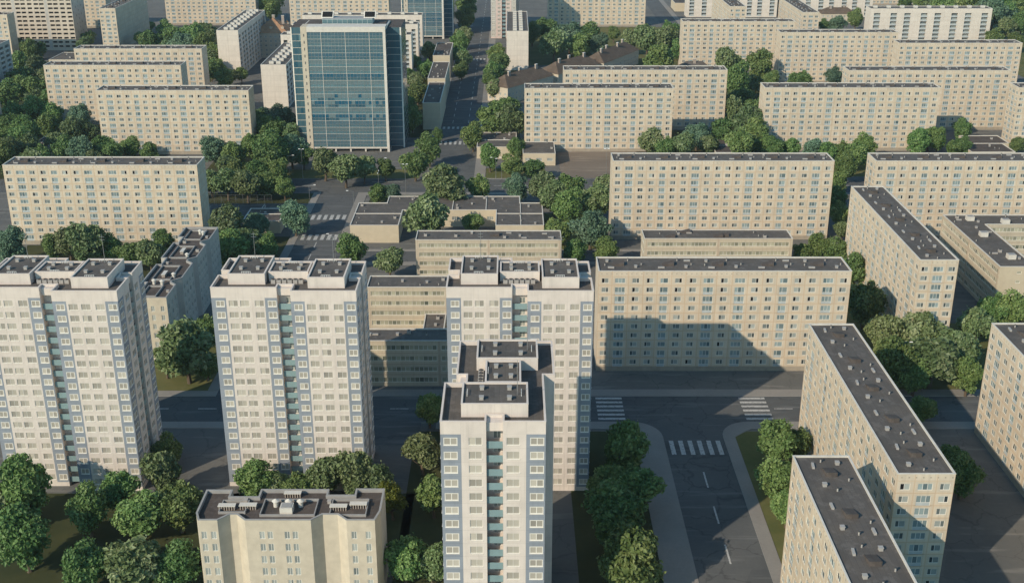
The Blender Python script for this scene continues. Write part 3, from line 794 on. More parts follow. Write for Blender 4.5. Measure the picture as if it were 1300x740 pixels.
# ------------------------------------------------------------------ glass office towers
def glass_tower(label, x0, x1, y0, h, wide=(6.0, 6.5), deep=8.0, rear=24.0, floors=17, foot=2.4):
    root = thing('glass_tower', label, 'office tower', (x0, y0, 0), 0, 'glass office towers with pale frames')
    L = x1 - x0; fw = 2.9; top = 2.5
    core = MB()   # the pale frame: left pilaster, thin right pilaster, top beam, floor of the front volume
    core.box(0, fw, 0, deep, 0, h, 'cream_render'); core.box(L - 1.1, L, 0, deep, 0, h, 'cap_light')
    core.box(fw + .002, L - 1.1 - .002, 0.002, deep, h - top, h - .002, 'cap_light')
    core.box(fw + .002, L - 1.1 - .002, 0.3, deep, foot - 0.8, foot, 'cap_light')
    core.box(fw + .002, L - 1.1 - .002, 3.0, deep, 0, foot - 0.8, 'steel_dark')
    for k in range(5): core.box(fw + 3 + k * 7.2, fw + 3.7 + k * 7.2, 0.6, 1.3, 0, foot - 0.8, 'cap_light')
    for k in range(floors):   # small slots up the left pilaster
        z = foot + (h - top - foot) * (k + 0.35) / floors
        core.face([(1.25, -0.012, z), (1.75, -0.012, z), (1.75, -0.012, z + 1.3), (1.25, -0.012, z + 1.3)], 'steel_dark')
    link('frame', core.mesh('frame'), root)
    fh = (h - top - foot) / floors
    mfr = MB()
    for k in range(floors):
        z = foot + fh * k; g = MB(); nx = 22; wx = (L - 1.1 - fw - 0.1) / nx
        for j in range(nx):
            xa = fw + 0.05 + wx * j
            # each floor: a spandrel strip, then two window strips
            g.face([(xa + .03, 0.30, z + .05), (xa + wx - .03, 0.30, z + .05), (xa + wx - .03, 0.30, z + fh * .42), (xa + .03, 0.30, z + fh * .42)], 'office_glass')
            g.face([(xa + .03, 0.30, z + fh * .46), (xa + wx - .03, 0.30, z + fh * .46), (xa + wx - .03, 0.30, z + fh - .03), (xa + .03, 0.30, z + fh - .03)], 'office_band')
        link('window_band', g.mesh('window_band'), root)
        mfr.box(fw + .01, L - 1.11, 0.18, 0.36, z - 0.055, z + 0.055, 'cap_light')
        mfr.box(fw + .01, L - 1.11, 0.22, 0.34, z + fh * .42, z + fh * .46, 'metal')
    for j in range(23):
        xa = fw + 0.05 + (L - 1.1 - fw - .1) / 22 * j; t = 0.10 if j in (0, 4, 11, 18, 22) else 0.05
        mfr.box(xa - t, xa + t, 0.14 if t > .05 else 0.24, 0.37, foot, h - top, 'cap_light' if t > .05 else 'metal')
    mfr.face([(fw, 0.38, foot), (L - 1.1, 0.38, foot), (L - 1.1, 0.38, h - top), (fw, 0.38, h - top)], 'steel_dark')
    link('curtain_wall_grid', mfr.mesh('curtain_wall_grid'), root)
    # rear, wider volume clad in darker glass
    rb = MB(); xa, xb, ya, yb = -wide[0], L + wide[1], deep, deep + rear
    rb.box(xa, xb, ya + .003, yb, 0, h - 1.6, 'steel_dark', top='bitumen_brown')
    link('rear_block', rb.mesh('rear_block'), root)
    gl = MB()
    def skin(a, b, n):
        LL = math.dist(a, b); d = ((b[0] - a[0]) / LL, (b[1] - a[1]) / LL); nn = (d[1], -d[0])
        P = lambda u, z, o: (a[0] + d[0] * u + nn[0] * o, a[1] + d[1] * u + nn[1] * o, z)
        for k in range(floors + 1):
            z = 1.0 + (h - 2.6) * k / (floors + 1); hh = (h - 2.6) / (floors + 1)
            for j in range(n):
                u, u2 = LL * j / n, LL * (j + 1) / n
                gl.face([P(u + .05, z + .12, .05), P(u2 - .05, z + .12, .05), P(u2 - .05, z + hh - .05, .05), P(u + .05, z + hh - .05, .05)], 'office_glass')
            gl.face([P(0, z - .1, .09), P(LL, z - .1, .09), P(LL, z + .08, .09), P(0, z + .08, .09)], 'cap_light')
    for a, b, n in (((L, 0.7), (L, ya), 4), ((xa, ya), (0, ya), 5), ((L, ya), (xb, ya), 5), ((xb, ya), (xb, yb), 10), ((xa, yb), (xa, ya), 10)):
        gl = MB(); skin(a, b, n); link('side_glazing', gl.mesh('side_glazing'), root)
    for a, b in ((xb - .5, xb + .12), (xa - .12, xa + .4)):
        cv = MB(); cv.box(a, b, ya - .12, ya + .5, 0, h - 1.6, 'white_frame'); link('corner_post', cv.mesh('corner_post'), root)
    # roof: deck, penthouse with glass, two tilted dark panels
    rf = MB(); rf.box(0.9, L - 0.9, 0.9, deep + 16, h - 1.6, h - 0.5, 'bitumen_brown'); rf.box(0.02, L - .02, 0.02, deep + 16.3, h - 1.55, h - 0.9, 'cap_light')
    link('roof', rf.mesh('roof'), root)
    ph = MB(); ph.box(L * .22, L * .82, deep + 3, deep + 12, h - 0.5, h + 1.9, 'grey_rail', top='cap_grey')
    for j in range(10): ph.box(L * .22 + L * .06 * j + .1, L * .22 + L * .06 * (j + 1) - .1, deep + 2.95, deep + 3, h - 0.2, h + 1.6, 'office_glass')
    link('roof_house', ph.mesh('roof_house'), root)
    for fx in (0.27, 0.78):
        s = MB(); x = L * fx
        p = [(x - 2.8, deep + 6, h + 1.9), (x + 2.8, deep + 6, h + 1.9), (x + 2.8, deep + 9, h + 4.6), (x - 2.8, deep + 9, h + 4.6), (x - 2.8, deep + 9.5, h + 1.9), (x + 2.8, deep + 9.5, h + 1.9)]
        s.faces(p, [(0, 1, 2, 3), (1, 5, 2), (0, 3, 4), (5, 4, 3, 2)], 'white_frame')
        e = Vector((0, 2.7, -3)).normalized() * -0.03
        q = [(x - 2.4, deep + 6.3, h + 2.22), (x + 2.4, deep + 6.3, h + 2.22), (x + 2.4, deep + 8.75, h + 4.43), (x - 2.4, deep + 8.75, h + 4.43)]
        s.face([(a, b - 0.04, c + 0.04) for a, b, c in q], 'black_gap')
        link('smoke_hood', s.mesh('smoke_hood'), root)
    return root

# ------------------------------------------------------------------ old houses
def hip_house(label, ax, ay, bx, by, w, eave, ridge, roof='roof_tile', wall='cream_render', chimneys=3, hip=(True, True), group='brown roofed old houses', name='old_house', dormers=0, cat='house'):
    """a pitched house whose front runs from (ax, ay) to (bx, by)"""
    L = math.hypot(bx - ax, by - ay); ang = math.atan2(by - ay, bx - ax)
    root = thing(name, label, cat, (ax, ay, 0), ang, group)
    mb = MB(); wins = Wins(); fl = max(1, int((eave - 1) / 3.0))
    rows = [(0.8 + 3.0 * k, 3.0) for k in range(fl)]
    cs = [(0, 0), (L, 0), (L, w), (0, w)]
    for i in range(4):
        a, b = cs[i], cs[(i + 1) % 4]; n = max(1, int(math.dist(a, b) / 3.2))
        facade(mb, wins, a, b, [(1, None, (lambda c, r: 'plain_two') if i in (0, 1, 3) else None)] * n, rows, wall, 0, eave)
    link('wall', mb.mesh('wall'), root)
    rf = MB(); o = 0.5; hx = w / 2 * 0.9
    A, B, C_, D = (-o, -o, eave - .15), (L + o, -o, eave - .15), (L + o, w + o, eave - .15), (-o, w + o, eave - .15)
    E, F = (hx if hip[0] else -o, w / 2, ridge), (L - hx if hip[1] else L + o, w / 2, ridge)
    rf.face([A, B, F, E], 'roof_tile' if roof is None else roof); rf.face([C_, D, E, F], roof)
    rf.face([B, C_, F], roof if hip[1] else wall); rf.face([D, A, E], roof if hip[0] else wall)
    rf.face([D, C_, B, A], wall)
    ro = link('roof', rf.mesh('roof'), root)
    for k in range(chimneys):
        c = MB(); x = L * (k + 0.7) / (chimneys + 0.4); y = w * 0.5 + (1.0 if k % 2 else -1.2)
        c.box(x - 0.9, x + 0.9, y - 0.5, y + 0.5, eave + (ridge - eave) * .5, ridge + 1.5, 'chimney', top='vent_dark'); c.box(x - 1.0, x + 1.0, y - .6, y + .6, ridge + 1.5, ridge + 1.7, 'cap_light')
        link('chimney', c.mesh('chimney'), ro)
    for k in range(dormers):
        for fy, s in ((0.16, -1), (0.84, 1)):
            c = MB(); x = L * (k + 0.5) / dormers; y = w * fy
            z = eave + (ridge - eave) * 0.18
            c.box(x - .9, x + .9, y - 1.0, y + 1.0, z, z + 2.2, 'cream_render'); 
            c.faces([(x - 1.1, y - 1.1, z + 2.2), (x + 1.1, y - 1.1, z + 2.2), (x, y - 1.1, z + 3.3), (x - 1.1, y + 1.1, z + 2.2), (x + 1.1, y + 1.1, z + 2.2), (x, y + 1.1, z + 3.3)], [(0, 1, 2), (1, 4, 5, 2), (0, 2, 5, 3), (4, 3, 5)], roof)
            link('dormer', c.mesh('dormer'), ro)
    place_windows(root, wins, 40)
    return root

# ------------------------------------------------------------------ high rise with rows of dark loggias
def loggia_tower(label, x0, x1, y0, y1, h, cores=2):
    root = thing('loggia_tower', label, 'high rise', (x0, y0, 0), 0)
    L, w = x1 - x0, y1 - y0; mb = MB(); wins = Wins()
    window_tpl('loggia', 3.1, 1.35, 1, 'balcony_panel', 'black_gap', depth=0.9, bar=0.05)
    window_tpl('slot', 0.8, 1.4, 1, 'vent_dark', 'black_gap', depth=0.2, bar=0.05)
    fl = int((h - 3) / 2.9); rows = [(1.5 + 2.9 * k, 2.9) for k in range(fl)]
    cols = []; u = 0
    lg = lambda c, r: 'loggia'
    for g, n in enumerate((6, 5, 5, 4)):
        cols += [(4.0 if (k != n // 2) else 5.6, None, lg) for k in range(n)]
        if g < 3: cols.append((2.2, 'grey_panel', None))
    facade(mb, wins, (0, 0), (L, 0), cols, rows, 'balcony_panel', 0, h)
    facade(mb, wins, (L, 0), (L, w), [(2, None, lambda c, r: 'slot' if (c + r) % 2 == 0 or c == 2 else None)] * 5, rows, 'grey_panel', 0, h)
    blank(mb, (L, w), (0, w), 'balcony_panel', 0, h, 10, fl); blank(mb, (0, w), (0, 0), 'balcony_panel', 0, h, 4, fl)
    link('wall', mb.mesh('wall'), root)
    cap_roof(root, [(0, 0), (L, 0), (L, w), (0, w)], h)
    place_windows(root, wins, 100)
    return root
TREES = [
('on the lawn between the two western white towers', [(-91.2,289.4,17.6,0),(-98.3,292.3,9.4,1),(-90.6,306.4,10.7,1),(-86.5,291.2,7.6,1)]),
('at the foot of the westernmost white tower', [(-109.5,220.2,14.1,1),(-114.9,217.0,10.5,0),(-89.5,223.6,9.7,1),(-93.2,214.9,10.1,1),(-81.2,229.3,10.6,0),(-84.0,243.6,8.1,1),(-73.6,216.6,10.8,1),(-80.9,213.3,11.0,1),(-102.1,202.3,13.2,1),(-87.2,194.9,11.8,1),(-76.5,194.0,12.7,0),(-68.4,196.0,10.6,1)]),
('behind the stepped roof below the second tower', [(-59.7,228.2,9.1,1),(-55.0,229.7,7.7,0),(-48.9,226.7,8.0,1),(-43.0,229.7,9.9,0),(-36.5,229.6,11.0,0),(-31.0,228.6,8.8,0),(-27.1,221.6,7.8,3)]),
('between the second and third white towers', [(-21.5,263.8,8.6,1),(-21.7,240.8,9.9,0),(-17.8,222.4,8.9,1),(-21.9,197.8,10.7,1),(-16.5,197.4,9.1,0)]),
('on the pavement west of the crossroads', [(27.0,239.7,12.1,1),(22.2,225.7,10.8,1),(28.0,221.4,11.7,1),(22.3,209.5,14.2,1),(23.7,192.6,14.2,1)]),
('on the verge west of the long dark roof', [(64.3,243.6,12.6,1),(70.8,247.0,7.8,1),(61.3,229.0,10.2,1),(61.5,218.4,8.4,1)]),
('behind the long dark roof by the street', [(115.0,355.5,11.6,1),(109.6,326.1,13.2,1),(109.1,305.2,13.4,0),(105.8,284.5,13.9,1),(120.1,303.7,13.5,0),(117.1,286.4,16.2,0),(110.9,281.7,9.5,1),(126.8,294.3,13.4,0),(140.4,314.3,11.9,0),(149.0,322.5,11.2,1),(153.7,320.0,12.0,1),(125.4,281.5,10.4,1)]),
('beside the shaded wall of the long roofed block', [(107.2,264.7,8.2,1),(106.0,240.3,8.4,1),(104.7,230.1,9.9,1)]),
("behind the shadowed block's east end", [(109.2,380.5,11.8,1),(115.0,376.8,11.1,1),(102.8,378.6,8.4,1)]),
('between the courtyard hall and the long slab', [(16.6,433.1,13.8,0),(12.3,449.7,13.0,0),(22.0,419.9,13.4,1),(23.5,451.8,13.0,1),(33.2,427.3,13.6,0),(29.0,396.9,15.7,2),(39.0,458.0,11.2,0),(17.0,400.9,11.7,1),(22.2,376.7,9.4,1),(33.6,379.7,9.5,1)]),
('around the flat roofed courtyard hall', [(-32.4,403.6,15.9,0),(-15.1,414.5,8.5,1),(-57.1,378.2,11.7,1),(-42.1,367.5,11.9,0),(-27.1,442.8,19.1,0),(-13.6,450.0,12.3,1),(1.6,451.6,11.1,2),(-55.4,450.4,9.1,1),(-49.5,450.7,8.5,2)]),
('on the green below the glass office tower', [(-82.6,484.9,14.6,0),(-72.1,474.6,16.3,0),(-64.8,480.4,11.7,0),(-55.9,484.1,9.0,1),(-42.7,484.4,13.2,1),(-38.0,507.4,12.3,1)]),
('in front of the low shop with stepped roofs', [(-10.0,498.9,11.4,1),(0.0,485.4,11.1,1),(9.4,486.1,9.8,1)]),
('north of the sports court fence', [(-137.0,508.8,14.5,2),(-125.0,496.9,12.8,1),(-107.5,494.4,17.6,1),(-119.6,511.8,13.9,1),(-100.7,504.1,13.7,2),(-107.3,480.2,14.4,1),(-126.9,460.7,10.0,0),(-119.2,457.1,13.2,0),(-110.3,453.9,13.1,0),(-103.2,459.0,11.2,1),(-95.2,456.4,9.9,1),(-132.1,457.8,9.3,1),(-118.5,471.2,11.5,1),(-109.9,472.0,12.2,1),(-101.5,474.3,12.3,1),(-95.2,503.0,10.8,1),(-125.1,485.1,11.8,0)]),
('south of the sports court by the stepped building', [(-82.9,412.6,13.2,2),(-105.0,397.1,15.1,0),(-97.1,407.6,10.1,2),(-94.4,384.8,13.0,0),(-99.1,376.1,13.3,1),(-88.0,383.4,10.2,1)]),
('in front of the westernmost long slab', [(-159.1,384.4,14.1,0),(-165.2,384.4,9.6,1),(-150.0,377.8,15.0,0),(-143.2,381.5,11.2,1),(-134.2,375.3,11.1,1),(-126.9,373.8,11.0,0),(-126.9,389.6,8.6,1),(-178.2,379.5,12.3,2)]),
('around the low roofs in the western grove', [(-249.4,555.0,15.7,1),(-245.4,575.9,15.4,1),(-233.2,532.3,16.6,1),(-221.4,571.5,12.1,2),(-213.8,540.7,14.6,0),(-207.8,544.9,12.4,0),(-229.6,551.9,13.3,1),(-227.9,502.4,14.3,0),(-224.5,513.5,13.2,0),(-203.7,502.3,12.2,1),(-196.1,501.5,13.6,2),(-214.9,490.7,12.6,0),(-184.6,507.4,12.3,1),(-178.4,517.3,11.1,1),(-167.6,510.7,10.9,1),(-230.3,517.1,14.0,1),(-211.6,494.8,12.0,1),(-227.1,491.6,13.4,1),(-219.1,530.8,9.9,0),(-243.0,529.8,13.5,1),(-191.9,516.0,11.0,1),(-189.3,499.6,10.0,0)]),
('in the shade below the balconied high rise', [(-321.8,758.5,12.6,1),(-294.8,703.2,14.6,0),(-286.8,661.8,15.7,1),(-275.2,613.7,16.3,1),(-262.8,619.9,18.2,1),(-247.1,598.3,15.1,1),(-298.7,808.2,12.2,1),(-295.2,786.5,9.8,0),(-311.2,714.3,12.9,1),(-276.2,667.4,14.0,0),(-258.3,580.2,13.9,1),(-235.5,571.5,12.1,1),(-317.5,765.8,10.6,1),(-335.7,777.0,10.7,0),(-254.7,600.6,14.3,0),(-274.3,632.4,14.2,1)]),
('in the wood behind three western slabs', [(-242.3,767.5,18.0,1),(-233.2,784.4,18.4,1),(-219.2,784.4,18.4,1),(-217.1,814.2,15.7,0),(-217.8,751.3,17.6,2),(-202.9,749.6,16.6,1),(-193.7,740.9,14.3,1),(-184.3,693.9,11.6,1),(-169.2,663.2,13.9,1),(-164.6,687.1,8.6,1),(-275.0,871.6,8.4,1),(-190.3,914.9,20.0,1),(-207.3,938.7,16.6,1),(-227.8,753.1,15.6,0),(-256.6,800.1,14.3,1),(-208.7,751.4,14.5,1),(-192.8,720.8,14.0,0),(-182.7,703.2,11.7,1),(-169.6,680.4,11.4,0),(-248.8,822.6,13.6,1),(-293.6,873.8,9.6,1)]),
('by the white gable near the glass tower', [(-128.3,564.2,13.5,1),(-115.5,560.1,15.0,2),(-117.5,538.2,13.7,1),(-126.3,542.9,10.8,0),(-106.8,558.8,9.5,1),(-115.0,541.1,13.8,1),(-108.8,540.1,13.0,0),(-126.8,568.3,12.0,2)]),
('between the glass tower and the stepped row', [(-60.9,671.7,11.2,1),(-52.6,626.0,12.3,1),(-59.2,631.0,10.6,0),(-52.6,583.4,11.5,1),(-62.7,717.5,11.9,1),(-54.7,753.2,12.5,0),(-36.6,548.5,6.2,1),(-55.6,599.3,11.0,1),(-55.2,659.0,11.0,0),(-53.5,700.0,12.6,1),(-50.7,569.3,10.5,1)]),
('along the west kerb of the boulevard', [(-35.9,873.5,16.7,1),(-34.2,802.1,15.5,0),(-35.0,744.4,13.4,1),(-31.0,696.9,10.7,1),(-36.4,920.1,18.8,1),(-35.2,773.2,14.9,1),(-31.1,722.4,12.0,0)]),
('along the east kerb of the boulevard', [(-10.3,744.4,13.4,1),(-10.4,680.4,14.2,1),(-8.1,641.4,12.6,0),(-7.9,711.1,13.8,1),(-13.0,667.4,11.2,1)]),
('behind the low shop on the boulevard', [(-9.4,554.1,17.2,1),(0.0,550.7,15.9,0),(-3.3,580.3,16.3,1),(-18.8,533.4,12.1,1),(2.2,518.8,9.6,1)]),
('between old hip roofs and northern slab', [(28.1,754.9,19.8,0),(39.2,780.5,22.5,2),(51.9,786.3,19.5,1),(58.3,767.6,14.8,2),(73.2,824.8,11.3,1),(80.4,778.7,18.2,0),(91.1,769.3,22.2,0),(102.9,765.7,20.0,0),(89.1,690.9,21.1,1),(23.9,828.8,17.1,1),(14.5,812.2,14.5,1),(44.5,758.5,15.7,1),(108.8,742.6,15.4,1),(112.5,818.4,14.6,1)]),
('at the foot of the northeastern terraces', [(131.4,690.9,18.2,0),(148.8,682.0,18.0,1),(126.3,632.5,19.4,1),(137.9,645.5,15.3,0),(153.6,667.4,11.2,1)]),
('in the garden between the northern beige slabs', [(114.4,580.2,13.9,0),(114.5,537.5,17.5,0),(105.6,511.8,14.7,1),(89.2,535.4,13.7,2),(79.8,514.4,13.9,0),(65.1,519.8,14.0,0),(71.8,514.3,11.7,1),(119.5,521.4,11.1,1),(123.0,515.1,10.3,1),(124.9,575.9,15.4,1),(123.8,608.9,15.4,1),(115.1,526.2,14.9,1),(102.6,541.7,13.0,1),(92.8,521.4,11.1,0)]),
('between the two overlapping northern slabs', [(167.3,654.9,13.7,1),(193.1,676.0,11.3,2)]),
('in the yards of the eastern slabs', [(130.4,516.8,9.6,1),(139.2,510.7,10.9,2),(151.3,504.8,12.2,1),(164.7,516.0,11.0,1),(191.4,522.3,11.9,1),(202.3,526.9,11.2,1),(208.7,521.2,8.9,1),(222.4,548.8,10.9,1),(241.5,528.5,8.3,1),(146.4,480.4,11.7,1),(127.7,422.0,10.4,1),(125.0,406.8,7.7,0),(155.6,499.7,12.1,1),(143.7,503.0,10.8,1),(200.7,532.8,11.4,1),(212.3,521.2,8.9,1),(131.5,440.6,10.2,1),(138.1,462.9,10.0,1)]),
('in the park at the northeastern corner', [(332.4,892.3,23.1,1),(354.6,899.6,23.3,1),(363.7,870.7,26.2,2),(393.0,897.2,22.0,1),(360.9,837.5,14.9,0),(331.4,786.4,16.2,1),(347.6,788.4,14.1,1),(336.8,951.0,16.8,1),(335.5,873.3,20.3,1),(350.1,861.7,21.2,0),(374.5,875.6,21.5,1),(374.7,843.9,18.5,1),(320.3,754.9,13.6,1),(341.8,935.9,19.1,0),(329.1,966.6,14.5,1)]),
('by the brown roofed house', [(261.5,875.9,14.4,1),(239.8,848.5,14.0,2),(232.5,855.4,10.6,1)]),
]
# ------------------------------------------------------------------ ground, roads, pavements, lawns
def sheet(name, polys, z, mat):
    mb = MB()
    for p in polys: mb.face([(x, y, z) for x, y in p], mat)
    return struct(name, mb)
def rect(x0, x1, y0, y1): return [(x0, y0), (x1, y0), (x1, y1), (x0, y1)]
def raised(name, polys, z, mat, kerb='cap_grey'):
    mb = MB()
    for p in polys:
        n = len(p)
        mb.face([(x, y, z) for x, y in p], mat)
        for i in range(n):
            a, b = p[i], p[(i + 1) % n]
            mb.face([(*a, -0.01), (*b, -0.01), (*b, z), (*a, z)], kerb)
    return struct(name, mb)
def arc(cx, cy, r, a0, a1, n=8):
    return [(cx + r * math.cos(R(a0 + (a1 - a0) * k / n)), cy + r * math.sin(R(a0 + (a1 - a0) * k / n))) for k in range(n + 1)]

sheet('ground', [rect(-3000, 3000, -600, 5400)], 0.0, 'yard')
sheet('plaza', [rect(22, 135, 489.5, 534), rect(12, 60, 452, 467), rect(20.5, 45, 534, 545)], 0.004, 'plaza')
sheet('lawn', [rect(-108, -83.5, 284.6, 320), rect(57.6, 74, 150, 262), rect(13, 37, 397, 440), rect(-104, -41.5, 489, 503), rect(-11.8, 15, 489, 505),
               rect(88, 160, 285.5, 331), rect(88, 117, 331, 372), rect(5, 118, 745, 895), rect(320, 430, 690, 1000), rect(125, 235, 492, 514), rect(128, 131.5, 405, 470),
               rect(100, 131, 372, 384)], 0.006, 'turf')
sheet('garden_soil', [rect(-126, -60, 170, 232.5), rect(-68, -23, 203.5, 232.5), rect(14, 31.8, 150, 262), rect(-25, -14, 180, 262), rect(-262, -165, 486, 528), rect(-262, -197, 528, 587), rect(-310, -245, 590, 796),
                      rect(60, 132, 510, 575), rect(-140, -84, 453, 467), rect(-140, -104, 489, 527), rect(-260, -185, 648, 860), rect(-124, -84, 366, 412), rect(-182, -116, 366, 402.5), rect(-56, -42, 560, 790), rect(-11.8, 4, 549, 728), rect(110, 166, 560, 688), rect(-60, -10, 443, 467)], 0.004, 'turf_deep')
sheet('road', [rect(-160, 330, 267, 281.4), rect(39, 54.5, 60, 267), rect(-700, 700, 468, 488), rect(-82, -66, 281.4, 468), rect(-37.5, -17, 488, 1500), rect(-66, 150, 385, 396), rect(118, 132, 760, 1500), rect(-60, -24, 255, 267),
               [(31, 267), (39, 259), (39, 267)], [(54.5, 267), (54.5, 259), (62, 267)]], 0.010, 'asphalt')
cl = arc(31, 259, 8, 90, 0)          # kerb radius at the crossroads
cr = arc(62.5, 259, 8, 90, 180)
raised('pavement', [
    rect(-66, 330, 281.4, 285.4), rect(-160, -82, 281.4, 284.6),
    [(-20, 263.2), (27, 263.2), (31.6, 258.5), (31.8, 60), (39, 60)] + list(reversed(cl)) + [(-20, 267)],
    [(54.5, 60), (57.6, 60), (57.6, 259), (62.5, 263.2), (330, 263.2), (330, 267)] + cr + [(54.5, 250)],
    rect(-160, -60, 263.5, 267),
    rect(-66, -62.5, 285.4, 385), rect(-66, -62, 396, 468), rect(-85, -82, 285, 468),
    rect(-17, -12, 488.5, 1000), rect(-41.2, -37.5, 503, 1000), rect(-62, 14, 464.5, 468), rect(14, 300, 464.5, 468), rect(-12, 22, 488, 489), rect(-62, 118, 396, 398), rect(-62, 44, 382, 385),
    rect(132, 136, 760, 1100)], 0.12, 'pave')

def stripes(polys, name='road_markings'):
    return sheet(name, polys, 0.016, 'road_paint')
P = []
for k in range(6):
    y = 268.2 + 2.3 * k
    P += [rect(23, 30.2, y, y + 1.05), rect(62.4, 69.6, y, y + 1.05)]
for k in range(6):
    x = 40.2 + 2.4 * k
    P.append(rect(x, x + 1.15, 250.2, 257.2))
for y0, y1 in ((432, 438), (408.3, 414.3)):
    for k in range(6): P.append(rect(-80.8 + 2.5 * k, -79.4 + 2.5 * k, y0, y1))
for y0, y1 in ((546.5, 553), (577.5, 582), (762, 768)):
    for k in range(8): P.append(rect(-36 + 2.4 * k, -34.8 + 2.4 * k, y0, y1))
for k in range(12): P.append(rect(46.6, 47.0, 70 + 15 * k, 77 + 15 * k))
for k in range(20): P.append(rect(-150 + 13 * k, -145 + 13 * k, 274.1, 274.45)) if not (18 < -150 + 13 * k < 70) else None
for k in range(60): P.append(rect(-400 + 14 * k, -394 + 14 * k, 477.9, 478.3)) if not (-90 < -400 + 14 * k < -10) else None
for x in (-31.5, -23.2):
    for k in range(40): P.append(rect(x, x + 0.3, 590 + 14 * k, 596 + 14 * k))
for k in range(9): P.append(rect(-74.2, -73.9, 296 + 13 * k, 302 + 13 * k))
P += [rect(-62, -48, 483.2, 483.6), rect(-62, -48, 472.2, 472.6)]
stripes(P)
sheet('court_surface', [rect(-127, -100, 433, 452)], 0.012, 'asphalt')
mb = MB()
for (x0, x1, y0, y1) in ((-125, -102, 434.5, 434.7), (-125, -102, 450.3, 450.5), (-125, -124.8, 434.7, 450.3), (-102.2, -102, 434.7, 450.3), (-113.6, -113.4, 434.7, 450.3)):
    mb.face([(x, y, 0.018) for x, y in rect(x0, x1, y0, y1)], 'road_paint')
struct('court_markings', mb)
# a manhole, worn repair patches in the asphalt
mb = MB()
for (x, y, a, b) in ((47, 268.9, 1.3, .5), (12, 272, 5, 1.6), (-30, 276, 7, 1.4), (95, 271, 6, 1.5), (47.5, 232, 1.6, 6), (-72, 352, 1.5, 8), (-28, 520, 1.5, 6), (-60, 474, 8, 1.5)):
    mb.face([(q, w, 0.013) for q, w in rect(x - a, x + a, y - b, y + b)], 'vent_dark' if a < 1.5 else 'asphalt')
struct('road_patches', mb)

# ------------------------------------------------------------------ buildings
G = 'long beige panel slab blocks'
slab_block('beige slab block with the white towers\' shadow across its lower windows', 24.3, 297.1, 70.9, near=True, seedn=11)
slab_block('long dark roofed slab block running away from its three window wide end, by the crossroads', 74.3, 261.1, 70.5, -90, (False, True), near=True, seedn=12)
slab_block('dark roofed slab block cut off below, south west of the longest dark roof', 55.6, 197.4, 70.5, -90, (False, True), near=True, seedn=13)
slab_block('slab block cut by the picture edge, casting the shade beside the eastern street', 120.3, 261.6, 70.5, -90, (False, True), near=True, seedn=14)
slab_block('dark roofed slab block running away beside the L shaped school', 117.2, 377.2, 71.3, -90, (False, True), near=True, seedn=15)
slab_block('long beige slab block behind the low school with the grey yard at its west end', 37.6, 408.8, 82.3, near=True, seedn=16)
slab_block('long beige slab block directly behind the L shaped school', 135.4, 408.8, 82.5, 0, (True, False), near=True, seedn=17)
slab_block('beige slab block by the sports court with its shaded east end', -187.2, 403.4, 71.5, near=True, seedn=18)
slab_block('beige slab block facing the brown plaza beside the low shop', 6.0, 533.5, 70.7, near=True, seedn=19)
slab_block('beige slab block overlapped by the one on the brown plaza, old hip roofs behind', 26.4, 576.5, 83.4, seedn=20)
slab_block('front block of three staggered beige slabs west of the glass tower', -195.8, 529.0, 71.8, seedn=21)
slab_block('middle block of three staggered beige slabs west of the glass tower', -243.5, 589.0, 71.3, seedn=22)
slab_block('rear block of three staggered beige slabs west of the glass tower', -244.4, 635.4, 71.3, seedn=23)
slab_block('beige slab block in front of four stacked north eastern slabs, trees at its foot', 120.3, 535.0, 83.4, seedn=24)
slab_block('beige slab just behind the frontmost northeastern slab, low twin roofs to its south', 171.3, 575.5, 82.6, 0, (True, False), seedn=25)
slab_block('beige slab block with the dark hipped hall at its western foot', 108.5, 729.5, 71.4, seedn=26)
slab_block('beige slab block east of the one with the dark hipped hall, a step in front', 161.6, 689.0, 70.8, seedn=27)
slab_block('beige slab block in front of the white balcony block', 221.6, 653.0, 70.5, seedn=28)
slab_block('beige slab cut by the picture edge, its narrow windowed end beside low twin roofs', 241.0, 535.0, 71.0, 0, (True, False), seedn=29)
slab_block('beige slab block in the north behind the trees and old hip roofs', 27.9, 898.0, 76.0, seedn=30)
slab_block('narrow end-on slab block standing left of its longer twin before white balcony blocks', 149.7, 864.0, 70.7, -90, (False, True), seedn=31)
slab_block('end-on slab block beside the brown roofed house', 193.5, 838.0, 71.0, -90, (False, True), seedn=32)
slab_block('end-on slab block with a big shaded wall beside the wood', -281.0, 855.0, 70.5, -90, (False, True), seedn=33)
slab_block('beige slab block behind the wood with a large shadow across its west part', -272.0, 906.0, 71.0, seedn=34)
slab_block('beige slab block showing above the roof of the glass office tower', -168.0, 872.0, 75.0, seedn=35)
slab_block('beige slab block half hidden behind the balconied high rise', -396.0, 892.0, 82.5, seedn=36)
slab_block('slab block end at the picture edge in front of the balconied high rise', -403.0, 757.0, 71.0, seedn=37)
slab_block('slab block at the picture edge showing only a sliver of shaded wall by the grove', -326.5, 548.5, 71.0, seedn=38)
slab_block('small piece of beige slab block above the white balcony block', 298.0, 1010.0, 58.0, seedn=39)

tower('westernmost white tower with blue strips, cut by the picture edge', -104.1, 243.95)
tower('white and blue tower standing alone between trees and the stepped dark roof', -51.0, 243.95)
tower('white and blue tower partly hidden behind the end-on tower', 1.7, 243.95)
tower('nearest white and blue tower, standing end-on with three roof houses in line', -2.25, 191.1, -90)
tower('distant pinkish tower end-on beside the boulevard', -5.2, 862.0, -90, far=True, shade=('pink_panel', 'grey_panel'))

